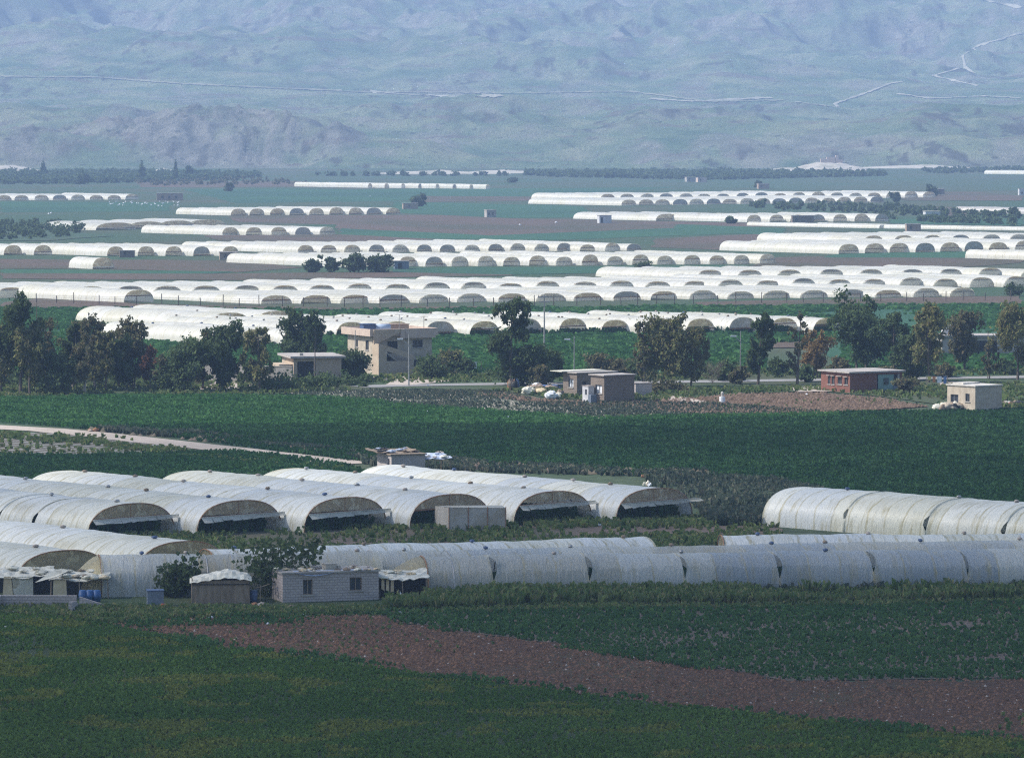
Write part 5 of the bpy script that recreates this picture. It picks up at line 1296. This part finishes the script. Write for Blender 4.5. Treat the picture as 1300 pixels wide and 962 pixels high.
# film-covered box before the fourth tunnel
t = thing('film_windbreak', 'boxy polythene-covered windbreak standing before the fourth open tunnel', 'windbreak', G(570, 674), R(7))
n = 10; mb = MB()
for i in range(n):
    a, b = 5.0*i/n, 5.0*(i+1)/n; mb.quad((a, .02*math.sin(i*3), -.05), (b, .02*math.sin(i*3+3), -.05), (b, 0, 2.05-.01*i), (a, 0, 2.05-.01*(i-1)))
mb.quad((-1.0, 2.6, -.05), (0, 0, -.05), (0, 0, 2.06), (-.95, 2.6, 2.0)); mb.quad((5, 0, -.05), (5, 3, -.05), (5, 3, 1.95), (5, 0, 1.96)); mb.quad((5, 3, -.05), (-1, 2.6, -.05), (-.95, 2.6, 2.0), (5, 3, 1.95))
part('sheet', mb, MT['film_dull'], t); part('top_sheet', MB().quad((-.97, 2.6, 2.03), (0, -.04, 2.09), (5, -.04, 1.99), (5, 3, 1.98)), MT['film_flap'], t)
for x in (0, 1.7, 3.4, 5.0): part('post', MB().tube([(x, -.04, -.1), (x, -.04, 2.1)], .04, 5), MT['rust'], t)

# far small houses
FH = [('block_hut','pale far hut with two dark openings at upper centre',(618,276),18,3.6,3,2.6,'concrete',[(.5,1.2,.8,1.8),(2,2.7,.8,1.8)]),
 ('block_hut','pale far hut at the left end of the open-ended trio',(761,283.5),14,4.3,3,2.6,'whitewash',[(.5,1.3,.1,2,'open')]),
 ('block_hut','small far brown hut beneath round tree, upper centre',(512,265.5),10,6.0,3,2.2,'browntile',[(2,2.8,.8,1.6)]),
 ('block_hut','low far brick sheds right of the left far tunnels',(199,254.5),5,11.5,4,3.0,'browntile',[(2,3,.8,2.0),(5,6,.8,2.0),(8,9,.8,2)]),
 ('block_hut','leftmost pale far hut on the right skyline orchard',(872,231),15,5,4,2.6,'concrete',[(1,2,.6,2)]),
 ('block_hut','second pale far hut on the right skyline orchard',(886,231.5),15,5.4,4,2.6,'pinkrender',[(1,2,.6,2)]),
 ('block_hut','white-roofed far shed with open front at right middle distance',(1175,279.5),8,5.4,4,3.0,'whitewash',[(1,1.9,.1,2,'open'),(3,4.6,.1,2.2,'open')]),
 ('block_hut','small dark far hut beyond the thin row at upper right',(963,240),10,5.6,4,2.6,'browntile',[(1,2,.8,1.8)]),
 ('block_hut','white-topped dark far shed near the upper right tree',(1186,247),8,5,4,2.6,'blockdark',[(1,2,.8,1.8)]),
 ('block_hut','low brown hut beside the thin white cloches at right',(1151,293.5),6,4.6,2.5,2.2,'browntile',[(1,1.8,.6,1.6)]),
 ('block_hut','brown hut at the tunnel mouths, left of middle',(279,330),6,4.6,3,1.9,'browntile',[(1,1.8,.6,1.5)]),
 ('block_hut','dark brown hut at the tunnel mouths, farther left',(152,327),6,3.9,3,1.7,'blockdark',[(1,1.8,.6,1.5)]),
 ('block_hut','blue-doored hut right of the dark tree clump',(501,342),6,3.4,3,1.9,'tankgrey',[(.8,1.8,.1,1.5,'open')]),
 ('block_hut','pale far hut cut by the right picture edge',(1294,248),6,4,3,3.0,'whitewash',[(1,1.8,.6,1.6)]),
 ('block_hut','small brown hut before the open-ended far row at right',(1006,283),6,7.5,3,2.4,'blockdark',[(1,1.8,.6,1.6)])]
for (nm, lab, px, yw, a, b, h, w_, hs) in FH:
    house(nm, lab, px, yw, a, b, h, w_, 'roofwhite' if 'white-' in lab else 'roofconc', .15, .15, right=hs, cat='hut')
t = thing('ruined_fort', 'small brown ruin on the pale mound at the far right foot of the hills', 'ruin', G(1055, 217.5)+Vector((0, 0, 6.3)))
part('wall', MB().box(-7, -3, 0, 5, -3, 2).box(-3, 3, 0, 5, -3, 3.2).box(3.2, 5, 0, 5, -3, 4.4).box(5, 8, 0, 5, -3, 1.5), MT['pinkrender'], t)
t = thing('ruined_fort', 'small brown ruin at the upper right below the hills', 'ruin', G(1264, 212)+Vector((0, 0, 2.0)))
part('wall', MB().box(-6, 0, 0, 5, -3, 3.5).box(0, 2, 0, 5, -3, 5.5).box(2, 9, 0, 5, -3, 2), MT['pinkrender'], t)

# ------------------------------------------------------------------ poles and fence
def pole(name, label, cat, px, py, top, r=.1, mat='steel', lamp=None, bars=0, group=None):
    p = G(px, py); s = FPX/p.y; H = (py-top)/s; t = thing(name, label, cat, p, 0, group)
    part('pole', MB().tube([(0,0,-.2),(0,0,H*.5),(0,0,H)], [r, r*.85, r*.6], 8), MT[mat], t)
    if lamp:
        part('arm', MB().tube([(0,0,H*.8),(lamp*.6,0,H*.8+.5),(lamp,-.2,H*.8+.75)], .05, 5), MT[mat], t)
        part('lamp_head', MB().box(lamp-.35 if lamp > 0 else lamp-.45, lamp+.45 if lamp > 0 else lamp+.35, -.35, -.05, H*.8+.68, H*.8+.86), MT['cloth'], t)
    for k in range(bars):
        part('crossarm', MB().box(-.9+.15*k, .9-.15*k, -.07, .07, H-.35-k*.7, H-.22-k*.7), MT[mat], t)
        for x in (-.8, -.4, .4, .8): part('insulator', MB().tube([(x, 0, H-.22-k*.7), (x, 0, H-.02-k*.7)], .07, 6), MT['stone'], t) if k == 0 else None
    return t
pole('power_pole', 'pale power pole with cross-arms right of the tall dark eucalyptus', 'power pole', 691, 482, 374, .13, 'steel', None, 2)
pole('street_lamp', 'grey street lamp standing by the junction before the two-storey house', 'street lamp', 519, 491, 424, .11, 'steel', -1.1)
pole('street_lamp', 'street lamp with its head to the left behind the block house', 'street lamp', 729, 484, 426, .09, 'steel', -.9)
pole('street_lamp', 'street lamp half hidden by the dark leaning tree', 'street lamp', 940, 488, 420, .09, 'steel', -.9)
pole('power_pole', 'thin white pole right of the rounded brown-green tree', 'pole', 883, 487, 432, .07, 'steel')
pole('wooden_pole', 'thin dark pole standing in front of the garage', 'pole', 400, 492, 443, .10, 'bark')
pole('wooden_pole', 'short dark pole against the left wall of two-storey house', 'pole', 451, 478, 419, .09, 'steel')
pole('wooden_pole', 'dark thin post by the road near the right picture edge', 'pole', 1254, 482, 420, .07, 'bark')
pole('wooden_pole', 'thin brown bare stem in the left belt, above the pale watermark gap', 'pole', 47, 492, 385, .06, 'bark')['label'] = 'thin brown bare pole behind the reddish tree in the left belt'
fx0, fx1 = 20, 1290
f = thing('wire_fence', 'long wire fence of dark posts in front of the longest tunnel row', 'fence', (0, 0, 0))
rn = random.Random(9); fp = []
xx = fx0
while xx < fx1: fp.append(xx); xx += rn.uniform(20, 34)
def fy(x): return 384 + (389.5-384)*min(1, x/300) - max(0, x-600)/700*8
for x in fp:
    p = G(x, fy(x)); hh = rn.uniform(1.5, 2.3); part('post', MB().tube([(p.x, p.y, -.1), (p.x+rn.uniform(-.08, .08), p.y, hh)], .085, 5), MT['bark'], f)
for hz in (.6, 1.1, 1.5):
    part('wire', MB().tube([G(x, fy(x))+Vector((0, 0, hz)) for x in fp], .02, 3, False), MT['steel'], f)

# ------------------------------------------------------------------ small things
def pile(name, label, cat, px, py, w, h, mats, n, seed, group=None):
    rn = random.Random(seed); t = thing(name, label, cat, G(px, py), R(rn.uniform(-20, 20)), group)
    nm = {'tarpaulin_heap': 'fold', 'rubbish_heap': 'scrap', 'junk_pile': 'scrap', 'stone_heap': 'stone'}.get(name, 'scrap')
    for k in range(n):
        s = rn.uniform(.25, .5)*w/2; x, y = rn.uniform(-w/2, w/2)*.75, rn.uniform(-.6, .6)
        part(nm, MB().blob((x, y, h*rn.uniform(.15, .5)), (s, s*.7, h*rn.uniform(.25, .5)), seed*9+k, 7, .45), MT[mats[k % len(mats)]], t, rn.random() < .5)
    return t
pile('tarpaulin_heap', 'yellowish tarpaulin heap lying left of the block house', 'tarpaulin', 682, 501, 3.6, 1.3, ['tarptan', 'tarpwhite', 'tarptan'], 6, 1)
pile('tarpaulin_heap', 'white tarpaulin heap nearest the block house wall', 'tarpaulin', 708, 506, 3.2, 1.2, ['cloth', 'tarpwhite', 'tarpbrown'], 6, 2)
pile('junk_pile', 'dark shed-like junk stack at the foot of the tall eucalyptus', 'junk', 652, 496, 2.0, 1.7, ['navy', 'tarpbrown', 'rust', 'dark'], 7, 3)
pile('junk_pile', 'mixed coloured junk behind the tarpaulin heaps', 'junk', 690, 495, 4.6, 1.0, ['navy', 'browntile', 'cloth', 'tarpbrown', 'clothblue', 'dark'], 12, 4)
pile('junk_pile', 'cream and brown junk heap at the left of the cream house', 'junk', 1206, 522, 3.6, 1.3, ['tarpwhite', 'tarpbrown', 'wood', 'cream', 'dark'], 12, 5)
pile('junk_pile', 'scattered junk right of the cream house at the picture edge', 'junk', 1283, 515, 3.6, .8, ['redbrick', 'tarpwhite', 'dark', 'wood'], 9, 6)
pile('junk_pile', 'pale rubble row beyond the road right of the olive tree', 'rubble', 1160, 469, 5.0, .5, ['palestone', 'tarpwhite', 'concrete'], 9, 7)
pile('rubbish_heap', 'white plastic heap at the corner of the last open tunnel', 'plastic sheet', 902, 663, 1.7, .45, ['tarpwhite', 'cloth'], 6, 8)
pile('rubbish_heap', 'pale bundle by the earth bank above the last open tunnel', 'bundle', 822, 617, 1.1, .7, ['tarpwhite', 'tarpbrown', 'cloth'], 5, 9)
pile('stone_heap', 'small orange-brown earth heap above the pale bundle', 'earth heap', 815, 606, 1.1, .35, ['rust', 'soil'], 4, 10)
pile('stone_heap', 'reddish stone heap on the bank beside the dirt track', 'stones', 120, 548, 1.4, .5, ['rust', 'stone'], 6, 11)
pile('rubbish_heap', 'brown sack and rags lying before the block shed', 'rags', 370, 773, 1.2, .35, ['tarpwhite', 'tarpbrown', 'stone'], 5, 12)
pile('stone_heap', 'brown earth lumps left of the block shed wall', 'stones', 326, 770, 1.4, .35, ['rust', 'stone'], 5, 13)
pile('rubbish_heap', 'dark and blue rubbish beside the two-storey house rear', 'junk', 563, 427, 2.4, .9, ['navy', 'dark', 'cloth', 'rust'], 6, 14)
# washing
def laundry(label, px0, px1, py, items, h=1.7):
    A, B = G(px0, py), G(px1, py); L = (B-A).length; t = thing('washing_line', label+' line', 'washing line', A, math.atan2((B-A).y, (B-A).x))
    for x in (0, L): part('post', MB().tube([(x,0,-.1),(x,0,h)], .04, 5), MT['wood'], t)
    part('line', MB().tube([(0,0,h-.03),(L/2,0,h-.12),(L,0,h-.03)], .012, 3), MT['steel'], t)
    x = .15; rn = random.Random(px0)
    for k, (m_, w, hh, lb) in enumerate(items):
        mb = MB(); nn_ = 5
        for i in range(nn_):
            a, b = x+w*i/nn_, x+w*(i+1)/nn_
            mb.quad((a, -.03+.03*(i % 2), h-.08-hh), (b, -.03+.03*((i+1) % 2), h-.08-hh*rn.uniform(.9, 1)), (b, -.03, h-.07), (a, -.03, h-.07))
        single('hung_cloth', mb, MT[m_], lb, 'cloth', None, A, math.atan2((B-A).y, (B-A).x)); x += w+rn.uniform(.1, .3)
laundry('washing line of coloured cloths right of the red brick house', 1176, 1203, 493, [('clothyellow', .5, .5, 'yellow cloth on the line right of the red brick house'), ('clothorange', .4, .8, 'orange cloth on the line right of the red brick house'), ('cloth', .6, .9, 'white cloth on the line right of the red brick house'), ('clothblue', .4, 1.0, 'blue cloth on the line right of the red brick house')])
laundry('washing line of pale sheets left of the tall eucalyptus', 589, 611, 474, [('cloth', .7, .8, 'left white sheet on the line left of the tall eucalyptus'), ('cloth', .8, .9, 'right white sheet on the line left of the tall eucalyptus')])
laundry('washing line along the shaded side of the grey block house', 770, 792, 511, [('cloth', .35, 1.3, 'long white towel hanging on the grey block house side'), ('clothblue', .5, .6, 'dark blue cloth hanging on the grey block house side'), ('cloth', .4, .7, 'short white cloth hanging on the grey block house side')], 1.9)
t = thing('water_pump', 'small white domed pump post standing alone in the brown field', 'pump', G(917, 512)); part('drum', MB().tube([(0,0,0),(0,0,.85)], [.38,.36], 12), MT['cloth'], t); part('cap', MB().tube([(0,0,.85),(0,0,1.1),(0,0,1.35),(0,0,1.5)], [.16,.2,.2,.06], 10), MT['roofwhite'], t)
# litter
scr = [(8,798),(386,782),(507,779),(632,775),(193,788),(280,781),(291,779),(268,785),(1024,769),(541,524),(645,531),(687,667),(825,665),(760,667),(1024,502),(543,491),(1097,768),(740,779),(340,793),(62,272),(65,271),(800,275),(706,283),(840,278),(660,286),(1243,300),(470,250),(900,274)]
for k, (px, py) in enumerate(scr):
    s = .22 if py > 480 else .5
    single('plastic_scrap', MB().blob((0, 0, s*.3+.1*(400 < py < 560)), (s, s*.7, s*.5), k, 6, .5, 0), MT['cloth'], 'small white scrap of plastic lying on open ground', 'litter', 'white plastic scraps on the fields', G(px, py), k)
for k in range(34):
    px = 140+k*2.7+random.uniform(-3, 3); py = random.uniform(257, 263)
    single('white_bird', MB().blob((0,0,.45), (.42,.2,.22), k, 6, .1).tube([(.3,0,.5),(.45,0,.85)], .06, 5).tube([(0,0,.3),(0,0,0)], .05, 4), MT['cloth'], 'tiny white bird in the flock on the far left green field', 'bird', 'flock of white birds', G(px, py), random.uniform(0, 6), True)

# ------------------------------------------------------------------ light, air, cloud
SUN_AZ, SUN_EL = R(178), R(46)       # direction towards the sun: left, slightly beyond
sd = Vector((math.cos(SUN_AZ)*math.cos(SUN_EL), math.sin(SUN_AZ)*math.cos(SUN_EL), math.sin(SUN_EL)))
L_ = bpy.data.lights.new('sun', 'SUN'); L_.energy = SUN_E; L_.angle = R(.5); L_.color = (1, .95, .87)
so = bpy.data.objects.new('sun', L_); COL.objects.link(so); so.rotation_euler = (-sd).to_track_quat('-Z', 'Y').to_euler(); so.location = (0, 0, 300)
w = bpy.data.worlds.new('World'); SC.world = w; w.use_nodes = True; nt = w.node_tree; nt.nodes.clear()
sk = nt.nodes.new('ShaderNodeTexSky'); sk.sky_type = 'NISHITA'; sk.sun_disc = False; sk.sun_elevation = SUN_EL
sk.sun_rotation = math.atan2(sd.x, sd.y); sk.air_density = 1.2; sk.dust_density = 1.5; sk.ozone_density = 1.5
bg = nt.nodes.new('ShaderNodeBackground'); bg.inputs[1].default_value = SKY_S; wo = nt.nodes.new('ShaderNodeOutputWorld')
nt.links.new(sk.outputs[0], bg.inputs[0]); nt.links.new(bg.outputs[0], wo.inputs[0])

hz = MB().box(-2600, 2600, -300, 9600, -20, 640)
m, nt, out = nodes_of('valley_air')
pv = nt.nodes.new('ShaderNodeVolumePrincipled'); pv.inputs['Color'].default_value = HAZE_C; pv.inputs['Density'].default_value = HAZE_D
pv.inputs['Anisotropy'].default_value = .0
nt.links.new(pv.outputs[0], out.inputs['Volume'])
o = part('haze', hz, m); o['kind'] = 'stuff'; o['label'] = 'pale blue haze filling the valley air'

# a thin broken cloud above the near fields
cc = Vector((0, 345, 0)) + sd*(1000/sd.z)
mb = MB(); rn = random.Random(77)
for k in range(90):
    a = rn.uniform(0, 6.283); r = math.sqrt(rn.random()); x = math.cos(a)*r*250; y = math.sin(a)*r*190
    e = 1-r*.6; rr = rn.uniform(34, 62)*e
    mb.blob((x, y, rn.uniform(-10, 18)), (rr*1.3, rr, rr*.45), k, 12, .3)
m, nt, out = nodes_of('thin_cloud')
b = nt.nodes.new('ShaderNodeBsdfDiffuse'); b.inputs[0].default_value = (.9, .9, .92, 1); tr_ = nt.nodes.new('ShaderNodeBsdfTransparent'); mx = nt.nodes.new('ShaderNodeMixShader')
mx.inputs[0].default_value = .15; nt.links.new(tr_.outputs[0], mx.inputs[1]); nt.links.new(b.outputs[0], mx.inputs[2]); nt.links.new(mx.outputs[0], out.inputs[0])
o = part('cloud', mb, m, None, True); o.location = cc; o['kind'] = 'structure'

SC.view_settings.view_transform = 'Standard'; SC.view_settings.look = 'None'; SC.view_settings.gamma = 1; SC.view_settings.exposure = EXPO
cy = SC.cycles
cy.max_bounces = 5; cy.diffuse_bounces = 3; cy.glossy_bounces = 2; cy.transmission_bounces = 3; cy.volume_bounces = 1; cy.transparent_max_bounces = 24
cy.use_denoising = DEN; cy.filter_width = 1.2; cy.sample_clamp_indirect = 6
